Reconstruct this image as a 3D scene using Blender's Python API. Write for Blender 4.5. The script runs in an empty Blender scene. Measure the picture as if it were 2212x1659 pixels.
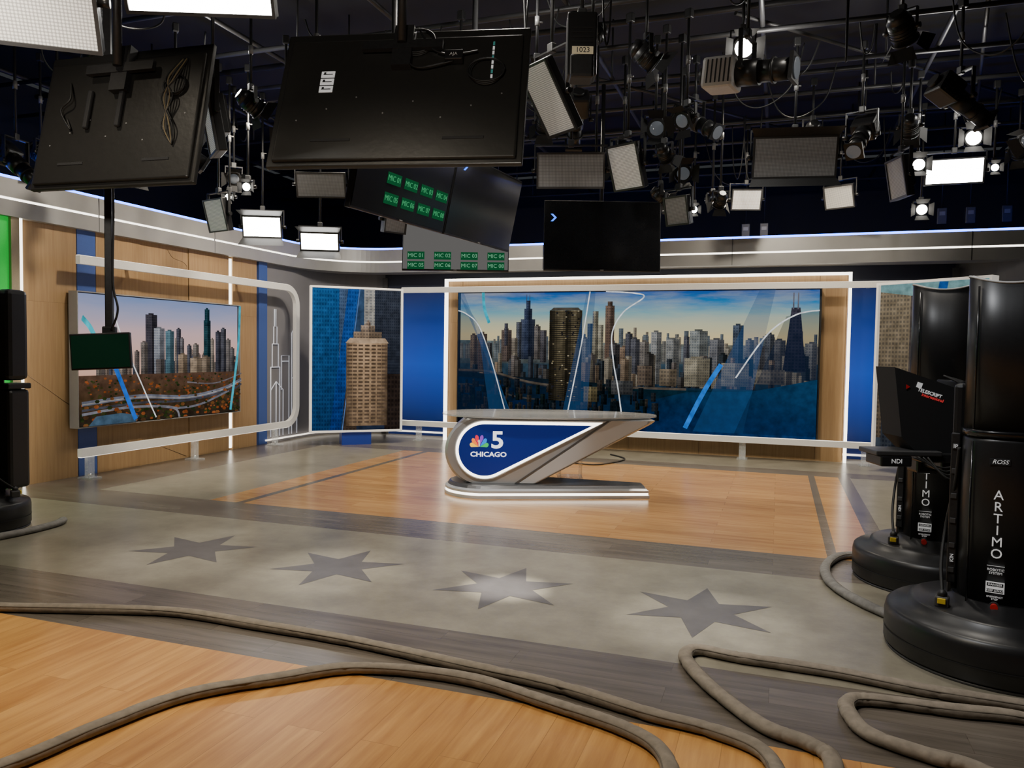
import bpy, bmesh, math, random
from mathutils import Matrix, Vector
random.seed(7)
rad=math.radians
I4=Matrix.Identity(4)
def Tm(*p): return Matrix.Translation(Vector(p))
def R(a,ax): return Matrix.Rotation(rad(a),4,ax)
coll=bpy.context.scene.collection
# ---------------------------------------------------------------- materials
MATS={}
def _new(name):
    m=bpy.data.materials.new(name); m.use_nodes=True; nt=m.node_tree
    return m,nt,nt.nodes["Principled BSDF"]
def pbr(name,col,rough=.5,metal=0,emit=None,es=0,alpha=1,trans=0,bump=0,bscale=60,var=0,coat=0,spec=.5):
    if name in MATS: return MATS[name]
    m,nt,b=_new(name); b.inputs["Base Color"].default_value=(*col,1); b.inputs["Roughness"].default_value=rough
    b.inputs["Metallic"].default_value=metal; b.inputs["Alpha"].default_value=alpha
    b.inputs["Transmission Weight"].default_value=trans; b.inputs["Coat Weight"].default_value=coat
    b.inputs["Specular IOR Level"].default_value=spec
    if emit: b.inputs["Emission Color"].default_value=(*emit,1); b.inputs["Emission Strength"].default_value=es
    tc=nt.nodes.new("ShaderNodeTexCoord"); n=nt.nodes.new("ShaderNodeTexNoise"); n.inputs["Scale"].default_value=bscale
    nt.links.new(tc.outputs["Object"],n.inputs["Vector"])
    if bump:
        bp=nt.nodes.new("ShaderNodeBump"); bp.inputs["Strength"].default_value=bump; bp.inputs["Distance"].default_value=.01
        nt.links.new(n.outputs["Fac"],bp.inputs["Height"]); nt.links.new(bp.outputs["Normal"],b.inputs["Normal"])
    v=max(var,.04)
    cr=nt.nodes.new("ShaderNodeValToRGB"); cr.color_ramp.elements[0].position=.3; cr.color_ramp.elements[1].position=.7
    cr.color_ramp.elements[0].color=(*[c*(1-v) for c in col],1); cr.color_ramp.elements[1].color=(*[min(1,c*(1+v)) for c in col],1)
    nt.links.new(n.outputs["Fac"],cr.inputs["Fac"]); nt.links.new(cr.outputs["Color"],b.inputs["Base Color"])
    MATS[name]=m; return m
def emi(name,col,s):
    if name in MATS: return MATS[name]
    m=bpy.data.materials.new(name); m.use_nodes=True; nt=m.node_tree; nt.nodes.clear()
    e=nt.nodes.new("ShaderNodeEmission"); o=nt.nodes.new("ShaderNodeOutputMaterial")
    e.inputs[0].default_value=(*col,1); e.inputs[1].default_value=s; nt.links.new(e.outputs[0],o.inputs[0]); MATS[name]=m; return m
def wood(name,c1,c2,axis='X',plank=(1.2,.16),rough=.35,grain=1.0,seam=.0015,coat=0.0,vertical=False,pv=.22,lo=.35,hi=.85):
    m,nt,b=_new(name); L=nt.links
    tc=nt.nodes.new("ShaderNodeTexCoord"); sp=nt.nodes.new("ShaderNodeSeparateXYZ"); L.new(tc.outputs["Object"],sp.inputs[0])
    cb=nt.nodes.new("ShaderNodeCombineXYZ")
    if vertical:
        ad=nt.nodes.new("ShaderNodeMath"); ad.operation='ADD'; L.new(sp.outputs["X"],ad.inputs[0]); L.new(sp.outputs["Y"],ad.inputs[1])
        L.new(sp.outputs["Z"],cb.inputs[0]); L.new(ad.outputs[0],cb.inputs[1])
    elif axis=='X': L.new(sp.outputs["X"],cb.inputs[0]); L.new(sp.outputs["Y"],cb.inputs[1])
    else: L.new(sp.outputs["Y"],cb.inputs[0]); L.new(sp.outputs["X"],cb.inputs[1])
    br=nt.nodes.new("ShaderNodeTexBrick"); br.inputs["Scale"].default_value=1; br.inputs["Brick Width"].default_value=plank[0]; br.inputs["Row Height"].default_value=plank[1]
    br.inputs["Mortar Size"].default_value=seam; br.inputs["Color1"].default_value=(0,0,0,1); br.inputs["Color2"].default_value=(1,1,1,1); br.inputs["Mortar"].default_value=(.3,.3,.3,1); br.offset=.37
    L.new(cb.outputs[0],br.inputs["Vector"])
    mp=nt.nodes.new("ShaderNodeMapping"); mp.inputs["Scale"].default_value=(1.3,16*grain,1); L.new(cb.outputs[0],mp.inputs[0])
    ofs=nt.nodes.new("ShaderNodeMixRGB"); ofs.blend_type='ADD'; ofs.inputs[0].default_value=1; L.new(mp.outputs[0],ofs.inputs[1]); 
    ml=nt.nodes.new("ShaderNodeMixRGB"); ml.blend_type='MULTIPLY'; ml.inputs[0].default_value=1; ml.inputs[2].default_value=(9,9,9,1); L.new(br.outputs["Color"],ml.inputs[1]); L.new(ml.outputs[0],ofs.inputs[2])
    n=nt.nodes.new("ShaderNodeTexNoise"); n.inputs["Scale"].default_value=1.2; n.inputs["Detail"].default_value=6; n.inputs["Roughness"].default_value=.6; L.new(ofs.outputs[0],n.inputs["Vector"])
    mx=nt.nodes.new("ShaderNodeMath"); mx.operation='MULTIPLY_ADD'; L.new(br.outputs["Color"],mx.inputs[0]); mx.inputs[1].default_value=pv; L.new(n.outputs["Fac"],mx.inputs[2])
    cr=nt.nodes.new("ShaderNodeValToRGB"); cr.color_ramp.elements[0].position=lo; cr.color_ramp.elements[1].position=hi
    cr.color_ramp.elements[0].color=(*c1,1); cr.color_ramp.elements[1].color=(*c2,1); L.new(mx.outputs[0],cr.inputs[0])
    dk=nt.nodes.new("ShaderNodeMixRGB"); dk.blend_type='MULTIPLY'; L.new(br.outputs["Fac"],dk.inputs[0]); L.new(cr.outputs[0],dk.inputs[1]); dk.inputs[2].default_value=(.68,.65,.6,1)
    L.new(dk.outputs[0],b.inputs["Base Color"]); b.inputs["Roughness"].default_value=rough; b.inputs["Coat Weight"].default_value=coat; b.inputs["Coat Roughness"].default_value=.18
    MATS[name]=m; return m
def concrete(name,c1,c2,rough=.4):
    m,nt,b=_new(name); L=nt.links
    tc=nt.nodes.new("ShaderNodeTexCoord")
    n=nt.nodes.new("ShaderNodeTexNoise"); n.inputs["Scale"].default_value=3.5; n.inputs["Detail"].default_value=10; n.inputs["Roughness"].default_value=.72; L.new(tc.outputs["Object"],n.inputs["Vector"])
    cr=nt.nodes.new("ShaderNodeValToRGB"); cr.color_ramp.elements[0].position=.32; cr.color_ramp.elements[1].position=.68
    cr.color_ramp.elements[0].color=(*c1,1); cr.color_ramp.elements[1].color=(*c2,1); L.new(n.outputs["Fac"],cr.inputs[0])
    L.new(cr.outputs[0],b.inputs["Base Color"]); b.inputs["Roughness"].default_value=rough; MATS[name]=m; return m
def dots(name,ca,cb_,cell,es):
    """fine LED-dot diffuser, dots laid out on the face's own uv in metres"""
    m,nt,b=_new(name); L=nt.links
    tc=nt.nodes.new("ShaderNodeUVMap"); tc.uv_map="UVMap"; v=nt.nodes.new("ShaderNodeTexVoronoi"); v.voronoi_dimensions='2D'; v.inputs["Scale"].default_value=1/cell; v.inputs["Randomness"].default_value=.0
    L.new(tc.outputs[0],v.inputs["Vector"]); cr=nt.nodes.new("ShaderNodeValToRGB"); cr.color_ramp.elements[0].position=.25; cr.color_ramp.elements[1].position=.5
    cr.color_ramp.elements[0].color=(*ca,1); cr.color_ramp.elements[1].color=(*cb_,1); L.new(v.outputs["Distance"],cr.inputs[0])
    L.new(cr.outputs[0],b.inputs["Base Color"]); L.new(cr.outputs[0],b.inputs["Emission Color"]); b.inputs["Emission Strength"].default_value=es; b.inputs["Roughness"].default_value=.5
    MATS[name]=m; return m
def screenmat(name,strength,clouds=0,cs=(2,9),cc=(.75,.8,.72)):
    m=bpy.data.materials.new(name); m.use_nodes=True; nt=m.node_tree; nt.nodes.clear(); L=nt.links; N=nt.nodes.new
    e=N("ShaderNodeEmission"); o=N("ShaderNodeOutputMaterial"); L.new(e.outputs[0],o.inputs[0]); e.inputs[1].default_value=strength
    a=N("ShaderNodeVertexColor"); a.layer_name="Col"
    if clouds:
        tc=N("ShaderNodeTexCoord"); mp=N("ShaderNodeMapping"); mp.inputs["Scale"].default_value=(cs[0],1,cs[1]); n=N("ShaderNodeTexNoise"); n.inputs["Scale"].default_value=.45; n.inputs["Detail"].default_value=7; n.inputs["Roughness"].default_value=.6
        L.new(tc.outputs["Object"],mp.inputs[0]); L.new(mp.outputs[0],n.inputs["Vector"]); cr=N("ShaderNodeValToRGB"); cr.color_ramp.elements[0].position=.42; cr.color_ramp.elements[1].position=.72
        cr.color_ramp.elements[0].color=(0,0,0,1); cr.color_ramp.elements[1].color=(clouds,)*3+(1,); L.new(n.outputs["Fac"],cr.inputs[0])
        mx=N("ShaderNodeMixRGB"); L.new(cr.outputs[0],mx.inputs[0]); L.new(a.outputs[0],mx.inputs[1]); mx.inputs[2].default_value=(*cc,1); L.new(mx.outputs[0],e.inputs[0])
    else:
        uv=N("ShaderNodeUVMap"); uv.uv_map="UVMap"; sp=N("ShaderNodeSeparateXYZ"); L.new(uv.outputs[0],sp.inputs[0])
        def fr(s,th):
            f=N("ShaderNodeMath"); f.operation='FRACT'; L.new(s,f.inputs[0]); g=N("ShaderNodeMath"); g.operation='LESS_THAN'; g.inputs[1].default_value=th; L.new(f.outputs[0],g.inputs[0]); return g.outputs[0]
        mu=N("ShaderNodeMath"); mu.operation='MULTIPLY'; L.new(fr(sp.outputs[0],.62),mu.inputs[0]); L.new(fr(sp.outputs[1],.55),mu.inputs[1])
        mx=N("ShaderNodeMixRGB"); mx.blend_type='MULTIPLY'; L.new(mu.outputs[0],mx.inputs[0]); L.new(a.outputs[0],mx.inputs[1]); mx.inputs[2].default_value=(.58,.61,.68,1)
        tc=N("ShaderNodeTexCoord"); n=N("ShaderNodeTexNoise"); n.inputs["Scale"].default_value=9; n.inputs["Detail"].default_value=4; L.new(tc.outputs["Object"],n.inputs["Vector"])
        mr=N("ShaderNodeMapRange"); mr.inputs[1].default_value=.3; mr.inputs[2].default_value=.7; mr.inputs[3].default_value=.6; mr.inputs[4].default_value=1.3; L.new(n.outputs["Fac"],mr.inputs[0])
        m2=N("ShaderNodeMixRGB"); m2.blend_type='MULTIPLY'; m2.inputs[0].default_value=1; L.new(mx.outputs[0],m2.inputs[1]); L.new(mr.outputs[0],m2.inputs[2]); L.new(m2.outputs[0],e.inputs[0])
    MATS[name]=m; return m
def overlay(name,col,s,fac):
    m=bpy.data.materials.new(name); m.use_nodes=True; nt=m.node_tree; nt.nodes.clear(); L=nt.links; N=nt.nodes.new
    e=N("ShaderNodeEmission"); t=N("ShaderNodeBsdfTransparent"); mx=N("ShaderNodeMixShader"); o=N("ShaderNodeOutputMaterial")
    e.inputs[0].default_value=(*col,1); e.inputs[1].default_value=s; mx.inputs[0].default_value=fac; L.new(t.outputs[0],mx.inputs[1]); L.new(e.outputs[0],mx.inputs[2]); L.new(mx.outputs[0],o.inputs[0]); return m
BLACK=pbr("black_plastic",(.014,.014,.015),.36,var=.1)
BLK2=pbr("black_metal",(.024,.024,.025),.45,.3,var=.15)
BLK3=pbr("matte_black",(.012,.012,.013),.8)
GLOSS=pbr("gloss_black",(.01,.01,.011),.22,coat=.3)
SCRBLK=pbr("screen_glass_black",(.012,.013,.016),.15)
DGREY=pbr("dark_grey_metal",(.07,.07,.072),.45,.4)
GREY=pbr("grey_metal",(.22,.22,.22),.45,.3)
LGREY=pbr("light_grey_plastic",(.5,.5,.5),.5)
CHROME=pbr("chrome",(.7,.7,.7),.2,1)
SILVER=pbr("silver_laminate",(.46,.47,.49),.30,.45,bscale=3)
SILVL=pbr("silver_pale",(.56,.57,.59),.34,.2,bscale=3)
SILV2=pbr("silver_brushed",(.31,.305,.295),.4,.15,bscale=5)
WHITEP=pbr("white_print",(.85,.85,.85),.6,emit=(1,1,1),es=.25)
REDP=pbr("red_plastic",(.6,.02,.02),.4)
YEL=pbr("yellow_tape",(.7,.5,.03),.5)
LED=emi("led_white",(1,.93,.8),4.6)
LEDS=emi("led_soft",(1,.9,.76),2.0)
BLUELED=emi("led_blue",(.03,.12,1),14)
RAILM=pbr("rail_white",(.62,.60,.55),.4,emit=(1,.92,.8),es=.18)
PANELON=emi("lamp_on",(1,.98,.92),22)
BULB=emi("bulb_on",(1,.95,.85),40)
DIFF=dots("diffuser_grid",(.75,.72,.66),(.30,.29,.27),.014,.24)
DIFFD=dots("diffuser_grid_dim",(.30,.29,.28),(.13,.125,.12),.014,.12)
DIFFB=dots("diffuser_grid_bright",(.9,.86,.78),(.42,.40,.37),.016,.6)
LENS=pbr("glass_lens",(.12,.13,.15),.08,emit=(.8,.9,1),es=.06)
ACR=pbr("clear_acrylic",(.85,.9,.92),.08,alpha=.28)
FABRIC=pbr("sleeve_fabric",(.225,.19,.15),.9,bump=.5,bscale=22,var=.16)
FABD=pbr("sleeve_fabric_grey",(.2,.19,.175),.9,bump=.5,bscale=22,var=.16)
ORANGE=wood("floor_oak_orange",(.33,.155,.05),(.56,.31,.115),'X',(1.4,.18),.26,coat=.15)
ORANGEN=wood("floor_oak_orange_near",(.40,.175,.045),(.68,.365,.11),'Y',(1.4,.18),.34,pv=.16)
DARKP=wood("floor_dark_plank",(.078,.065,.052),(.165,.14,.115),'X',(1.3,.18),.27)
CONC=concrete("floor_grey_tile",(.175,.157,.118),(.285,.26,.20),.30)
STARM=concrete("floor_star_inlay",(.068,.062,.062),(.11,.102,.10),.34)
OAK=wood("wall_oak",(.27,.16,.07),(.41,.265,.13),'X',(3.4,.9),.5,1.6,.002,vertical=True,pv=.10,lo=.25,hi=.9)
OAKD=wood("wall_oak_groove",(.17,.10,.045),(.24,.15,.075),'X',(3.4,.9),.5,vertical=True)
GREYW=pbr("wall_grey",(.19,.185,.195),.6,bscale=2)
NAVY=pbr("wall_navy",(.01,.013,.03),.5)
BLUEW=pbr("blue_stripe",(.045,.09,.30),.5)
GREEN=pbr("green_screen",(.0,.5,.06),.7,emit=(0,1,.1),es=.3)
def blueglow():
    m,nt,b=_new("blue_backlit"); L=nt.links
    tc=nt.nodes.new("ShaderNodeTexCoord"); sp=nt.nodes.new("ShaderNodeSeparateXYZ"); L.new(tc.outputs["Object"],sp.inputs[0])
    cr=nt.nodes.new("ShaderNodeValToRGB"); mr=nt.nodes.new("ShaderNodeMapRange"); mr.inputs[1].default_value=.2; mr.inputs[2].default_value=2.8; L.new(sp.outputs["Z"],mr.inputs[0]); L.new(mr.outputs[0],cr.inputs[0])
    e=cr.color_ramp.elements; e[0].position=0; e[0].color=(.002,.008,.06,1); e[1].position=1; e[1].color=(.003,.01,.05,1)
    x=e.new(.45); x.color=(.012,.075,.5,1)
    L.new(cr.outputs[0],b.inputs["Emission Color"]); b.inputs["Emission Strength"].default_value=.85; b.inputs["Base Color"].default_value=(.005,.012,.06,1); b.inputs["Roughness"].default_value=.3; MATS["bg"]=m; return m
BLUEG=blueglow()
# ---------------------------------------------------------------- mesh builder
class MB:
    def __init__(s): s.bm=bmesh.new(); s.mats=[]; s.M=I4; s.col=None; s.uv=None
    def mi(s,m):
        if m not in s.mats: s.mats.append(m)
        return s.mats.index(m)
    def _fin(s,vs,fs,mat,smooth=False,M=None):
        M=s.M@(M or I4)
        for v in vs: v.co=M@v.co
        k=s.mi(mat)
        for f in fs: f.material_index=k; f.smooth=smooth
    def box(s,c,d,mat,M=None,bev=0,seg=2):
        r=bmesh.ops.create_cube(s.bm,size=1); vs=r['verts']
        for v in vs: v.co=Vector((v.co.x*d[0]+c[0],v.co.y*d[1]+c[1],v.co.z*d[2]+c[2]))
        if bev:
            es=list({e for v in vs for e in v.link_edges})
            rr=bmesh.ops.bevel(s.bm,geom=es,offset=bev,segments=seg,affect='EDGES',profile=.5)
            vs=list({v for f in rr['faces'] for v in f.verts}|{v for v in vs if v.is_valid})
        fs=list({f for v in vs for f in v.link_faces}); s._fin(vs,fs,mat,False,M)
    def cyl(s,p0,p1,r0,mat,r1=None,seg=20,M=None,smooth=True,cap=True):
        r1=r0 if r1 is None else r1; p0=Vector(p0); p1=Vector(p1); d=(p1-p0)
        q=d.to_track_quat('Z','Y') if d.length>1e-9 else Matrix.Identity(3).to_quaternion()
        a=[];b=[]
        for i in range(seg):
            t=2*math.pi*i/seg; o=Vector((math.cos(t),math.sin(t),0))
            a.append(s.bm.verts.new(p0+q@(o*r0))); b.append(s.bm.verts.new(p1+q@(o*r1)))
        sf=[s.bm.faces.new((a[i],a[(i+1)%seg],b[(i+1)%seg],b[i])) for i in range(seg)]
        cf=[]
        if cap: cf=[s.bm.faces.new(a[::-1]),s.bm.faces.new(b)]
        s._fin(a+b,sf,mat,smooth,M); k=s.mi(mat)
        for f in cf: f.material_index=k
    def loft(s,rings,mat,smooth=True,cap=True,M=None,closed=True):
        V=[[s.bm.verts.new(Vector(p)) for p in r] for r in rings]; n=len(V[0]); fs=[]
        for a,b in zip(V,V[1:]):
            for i in range(n if closed else n-1): fs.append(s.bm.faces.new((a[i],a[(i+1)%n],b[(i+1)%n],b[i])))
        cf=[]
        if cap: cf=[s.bm.faces.new(V[0][::-1]),s.bm.faces.new(V[-1])]
        s._fin([v for r in V for v in r],fs,mat,smooth,M); k=s.mi(mat)
        for f in cf: f.material_index=k
    def prism(s,pts,y0,y1,mat,M=None,plane='XZ'):
        def mk(p,y): return (p[0],y,p[1]) if plane=='XZ' else (p[0],p[1],y)
        s.loft([[mk(p,y0) for p in pts],[mk(p,y1) for p in pts]],mat,False,True,M)
    def tube(s,pts,r,mat,seg=8,rf=None,cap=True,flat=1.0):
        pts=[Vector(p) for p in pts]; rings=[]; up=Vector((0,0,1)); prev=None
        for i,p in enumerate(pts):
            t=(pts[min(i+1,len(pts)-1)]-pts[max(i-1,0)]).normalized()
            if prev is None:
                x=t.cross(up); x=x if x.length>.05 else t.cross(Vector((1,0,0)))
            else: x=prev-t*prev.dot(t)
            x.normalize(); prev=x; y=t.cross(x)
            rr=rf(i) if rf else r
            rings.append([p+(x*math.cos(2*math.pi*k/seg)+y*math.sin(2*math.pi*k/seg)*flat)*(rr[k] if isinstance(rr,list) else rr) for k in range(seg)])
        s.loft(rings,mat,True,cap)
    def poly(s,pts,mat,M=None,cols=None,uvs=None):
        if s.uv is None and uvs is not None:
            s.uv=s.bm.loops.layers.uv.new("UVMap")
            if cols is not None: s.col=s.bm.loops.layers.float_color.new("Col")
        vs=[s.bm.verts.new(Vector(p)) for p in pts]; f=s.bm.faces.new(vs); s._fin(vs,[f],mat,False,M)
        if uvs is not None:
            for i,(l,u) in enumerate(zip(f.loops,uvs)):
                l[s.uv].uv=u
                if cols is not None: l[s.col]=(*cols[i],1)
    def sphere(s,c,r,mat,sc=(1,1,1),seg=16,M=None):
        rr=bmesh.ops.create_uvsphere(s.bm,u_segments=seg,v_segments=seg//2+2,radius=r); vs=rr['verts']
        for v in vs: v.co=Vector((v.co.x*sc[0]+c[0],v.co.y*sc[1]+c[1],v.co.z*sc[2]+c[2]))
        s._fin(vs,list({f for v in vs for f in v.link_faces}),mat,True,M)
    def obj(s,name,parent=None,world=False,M=None,**kw):
        if s.uv is None: bmesh.ops.recalc_face_normals(s.bm,faces=s.bm.faces)
        me=bpy.data.meshes.new(name); s.bm.to_mesh(me); s.bm.free()
        for m in s.mats: me.materials.append(m)
        o=bpy.data.objects.new(name,me); coll.objects.link(o)
        if parent is not None:
            o.parent=parent
            if world: o.matrix_parent_inverse=parent.matrix_basis.inverted()
        if M is not None: o.matrix_basis=M
        for k,v in kw.items(): o[k]=v
        return o
def thing(name,label,cat,M=I4,group=None):
    o=bpy.data.objects.new(name,None); o.empty_display_size=.1; coll.objects.link(o); o.matrix_basis=M
    o["label"]=label; o["category"]=cat
    if group: o["group"]=group
    return o
def structure(mb,name): return mb.obj(name,kind="structure")
def text(parent,name,body,size,M,mat,align='CENTER',ls=1.0,ext=.0008,xs=1.0,bold=0,shear=0):
    c=bpy.data.curves.new("t","FONT"); c.body=body; c.size=size; c.align_x=align; c.align_y='CENTER'; c.extrude=ext; c.space_line=ls; c.offset=bold; c.shear=shear; c.resolution_u=3
    t=bpy.data.objects.new("t",c); coll.objects.link(t); bpy.context.view_layer.update()
    me=bpy.data.meshes.new_from_object(t.evaluated_get(bpy.context.evaluated_depsgraph_get())); bpy.data.objects.remove(t); bpy.data.curves.remove(c)
    me.transform(M@R(90,'X')@Matrix.Diagonal((xs,1,1,1))); me.materials.clear(); me.materials.append(mat); me.name=name
    o=bpy.data.objects.new(name,me); coll.objects.link(o); o.parent=parent; return o
def crom(P,n=8):
    P=[Vector(p) for p in P]; out=[]
    for i in range(len(P)-1):
        a=P[max(i-1,0)];b=P[i];c=P[i+1];d=P[min(i+2,len(P)-1)]
        for k in range(n):
            t=k/n; out.append(.5*((2*b)+(c-a)*t+(2*a-5*b+4*c-d)*t*t+(3*b-a-3*c+d)*t**3))
    out.append(P[-1]); return out
def arc(cx,cy,r,a0,a1,n=12): return [(cx+r*math.cos(rad(a0+(a1-a0)*i/n)),cy+r*math.sin(rad(a0+(a1-a0)*i/n))) for i in range(n+1)]
# ---------------------------------------------------------------- room shell
b=MB()
def fr(x0,x1,y0,y1,m,z=0): b.poly([(x0,y0,z),(x1,y0,z),(x1,y1,z),(x0,y1,z)],m)
XL,XR=-11,7
fr(XL,XR,-3,3.36,ORANGEN); fr(XL,XR,3.36,4.10,DARKP); fr(XL,XR,4.10,6.03,CONC); fr(XL,XR,6.03,6.68,DARKP)
ys=(6.68,11.2)
xs=[(XL,-7.25,DARKP),(-7.25,-5.72,CONC),(-5.72,-5.38,ORANGE),(-5.38,-5.29,DARKP),(-5.29,.42,ORANGE),(.42,.5,DARKP),(.5,.8,ORANGE),(.8,.95,DARKP),(.95,2.5,CONC),(2.5,XR,DARKP)]
for x0,x1,m in xs: fr(x0,x1,ys[0],ys[1],m)
fr(XL,XR,11.2,11.65,DARKP); fr(XL,XR,11.65,17,CONC)
for i in range(4):
    cx=-4.44+1.337*i; cy=5.0; pts=[]
    for k in range(12):
        r=.50 if k%2==0 else .205; a=rad(90+30*k); pts.append((cx+r*math.cos(a),cy+r*math.sin(a)))
    for k in range(12): b.poly([(cx,cy,.0012),(*pts[k],.0012),(*pts[(k+1)%12],.0012)],STARM)
o=structure(b,"floor")
CEIL=pbr("ceiling_black",(.022,.022,.024),.85)
b=MB(); b.box((-2,7,5.7),(18,20,.1),CEIL); structure(b,"ceiling")
b=MB(); b.box((-2,17.05,2.8),(18,.1,5.6),CEIL); structure(b,"wall_far")
b=MB(); b.box((-11.05,7,2.8),(.1,20,5.6),CEIL); structure(b,"wall_outer_left")
b=MB(); b.box((7.05,7,2.8),(.1,20,5.6),CEIL); structure(b,"wall_outer_right")
b=MB(); b.box((-2,-3.05,2.8),(18,.1,5.6),CEIL); structure(b,"wall_front")
b=MB()
segs=[(6.5,7.25),(7.52,8.25),(8.25,9.15),(9.15,10.02),(10.12,10.72)]
for i,(y0,y1) in enumerate(segs): b.box((-8.32+(.012 if i%2 else 0),(y0+y1)/2,1.53),(.2,y1-y0-.008,3.06),OAK)
b.box((-8.345,8.6,1.53),(.17,4.3,3.06),OAKD)
for (ya,za,yb,zb) in [(8.25,.95,9.15,.62),(6.55,1.3,7.2,.85),(9.15,.55,10.0,.3),(8.3,.35,9.1,.02),(7.6,.95,8.2,.4),(9.2,2.75,9.9,2.85)]:
    b.tube([(-8.22,ya,za),(-8.22,yb,zb)],.0045,OAKD,6)
pp=[(-8.22,8.75,3.0),(-8.22,8.85,2.9),(-8.22,9.05,2.86),(-8.22,9.12,2.78),(-8.22,8.95,2.7)]
b.tube(crom(pp,5),.0045,OAKD,6)
structure(b,"wall_left")
b=MB(); b.box((-8.3,7.385,1.53),(.18,.27,3.06),BLUEW); b.box((-8.3,10.86,1.53),(.2,.22,3.06),BLUEW); structure(b,"trim_1")
b=MB(); b.box((-8.24,10.07,1.53),(.05,.04,3.0),LED); b.box((-8.2,6.47,1.53),(.06,.05,3.06),LED); structure(b,"trim_2")
b=MB(); b.box((-8.25,5.0,1.53),(.1,2.75,3.06),GREEN); b.box((-8.22,6.4,1.53),(.12,.1,3.06),pbr("cream_frame",(.45,.38,.25),.5)); structure(b,"wall_green_screen")
def wallstrip(name,path,z0,z1,m,th=.1):
    b=MB(); rings=[]
    for i,(x,y) in enumerate(path): 
        a=Vector(path[max(i-1,0)]);c=Vector(path[min(i+1,len(path)-1)]); t=(c-a).normalized(); n=Vector((-t.y,t.x))
        rings.append([(x,y,z0),(x,y,z1),(x+n.x*th,y+n.y*th,z1),(x+n.x*th,y+n.y*th,z0)])
    b.loft(rings,m,False); return b
cpath=[(-8.24,10.97),(-8.24,12.0)]+[(x,y) for x,y in arc(-7.14,12.2,1.1,180,90,14)]
structure(wallstrip("w",cpath,0,3.08,GREYW),"wall_corner_left")
cpr=[(-4.72-x,y) for x,y in cpath][::-1]
structure(wallstrip("w",cpr,0,3.08,GREYW),"wall_corner_right")
b=MB(); b.box((3.57,8.5,1.53),(.1,5,3.06),GREYW); structure(b,"wall_right")
b=MB(); b.box((-2.36,13.36,1.4),(9.7,.1,2.8),BLUEG); b.box((-2.36,13.33,2.93),(9.7,.12,.3),NAVY); structure(b,"wall_back")
for k,x in enumerate((-7.2,2.5)):
    b=MB(); b.box((x,13.27,1.5),(.1,.08,3.0),DGREY); structure(b,"trim_%d"%(3+k))
b=MB(); b.tube([(x+.05,y-.05,.06) for x,y in cpath],.015,LEDS,6); structure(b,"trim_5")
b=MB(); b.box((-2.36,13.28,.07),(9.5,.03,.03),LEDS); structure(b,"trim_6")
mural=thing("skyline_mural","thin white city skyline outline drawn on the curved grey wall","wall art",Tm(-8.22,11.5,0))
LM=pbr("mural_line",(.6,.6,.65),.5,emit=(.8,.85,1),es=.3)
def ml(nm,pts):
    b=MB(); b.tube([(-8.225,y,z) for y,z in pts],.009,LM,5); b.obj(nm,mural,world=True)
ml("outline",[(11.1,.1),(11.1,1.3),(11.14,1.3),(11.14,1.7),(11.18,1.7),(11.18,2.0),(11.2,2.0),(11.2,2.3)]); ml("outline",[(11.24,2.3),(11.24,2.0),(11.27,2.0),(11.27,1.7),(11.31,1.7),(11.31,1.3),(11.35,1.3),(11.35,.1)])
ml("outline",[(11.1,1.3),(11.35,1.3)]); ml("outline",[(11.14,1.7),(11.31,1.7)])
ml("outline",[(11.1,.9),(11.25,1.05),(11.45,.9),(11.45,.1)]); ml("outline",[(11.25,1.05),(11.25,.1)]); ml("outline",[(11.4,.9),(11.4,1.5),(11.62,1.5),(11.62,.1)]); ml("outline",[(11.4,1.4),(11.62,1.4)]); ml("outline",[(11.7,.1),(11.7,1.9),(11.78,2.0),(11.78,2.2)]); ml("outline",[(11.78,2.0),(11.86,1.9),(11.86,.1)]); ml("outline",[(11.7,1.1),(11.86,1.1)])
def mc(pts):
    b=MB(); b.tube([(-7.14+1.085*math.cos(rad(a)),12.2+1.085*math.sin(rad(a)),z) for a,z in pts],.009,LM,5); b.obj("outline",mural,world=True)
mc([(172,.1),(172,1.6),(166,1.9),(160,1.6),(160,.1)]); mc([(150,.1),(150,1.2),(144,1.2),(138,1.2),(138,.1)]); mc([(130,.1),(130,2.0),(125,2.1),(120,2.0),(120,.1)])
# ---- soffit canopy
def sweep(path,prof,m):
    b=MB(); rings=[]
    for i,(x,y) in enumerate(path):
        a=Vector(path[max(i-1,0)]);c=Vector(path[min(i+1,len(path)-1)]); t=(c-a).normalized(); n=Vector((-t.y,t.x))
        rings.append([(x+n.x*p,y+n.y*p,z) for p,z in prof])
    b.loft(rings,m,False); return b
spath=[(-8.12,1.5),(-8.12,11.5)]+[(x,y) for x,y in arc(-6.82,11.5,1.3,180,90,24)][1:]+[(6.8,12.8)]
structure(sweep(spath,[(0,3.27),(.01,3.48),(.42,3.48),(.42,3.27)],SILV2),"trim_7")
structure(sweep(spath,[(.0,3.06),(.0,3.24),(.42,3.24),(.42,3.06)],SILV2),"trim_8")
structure(sweep(spath,[(.03,3.24),(.03,3.27),(.05,3.27),(.05,3.24)],LED),"trim_9")
structure(sweep(spath,[(.05,3.482),(.05,3.518),(.08,3.518),(.08,3.482)],BLUELED),"trim_10")
b=MB()
for y in (7.5,9.6): b.box((-8.125,y,3.27),(.012,.008,.42),DGREY)
for x in (-3.9,-.75,2.6): b.box((x,12.797,3.27),(.008,.012,.42),DGREY)
structure(b,"trim_11")
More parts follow.
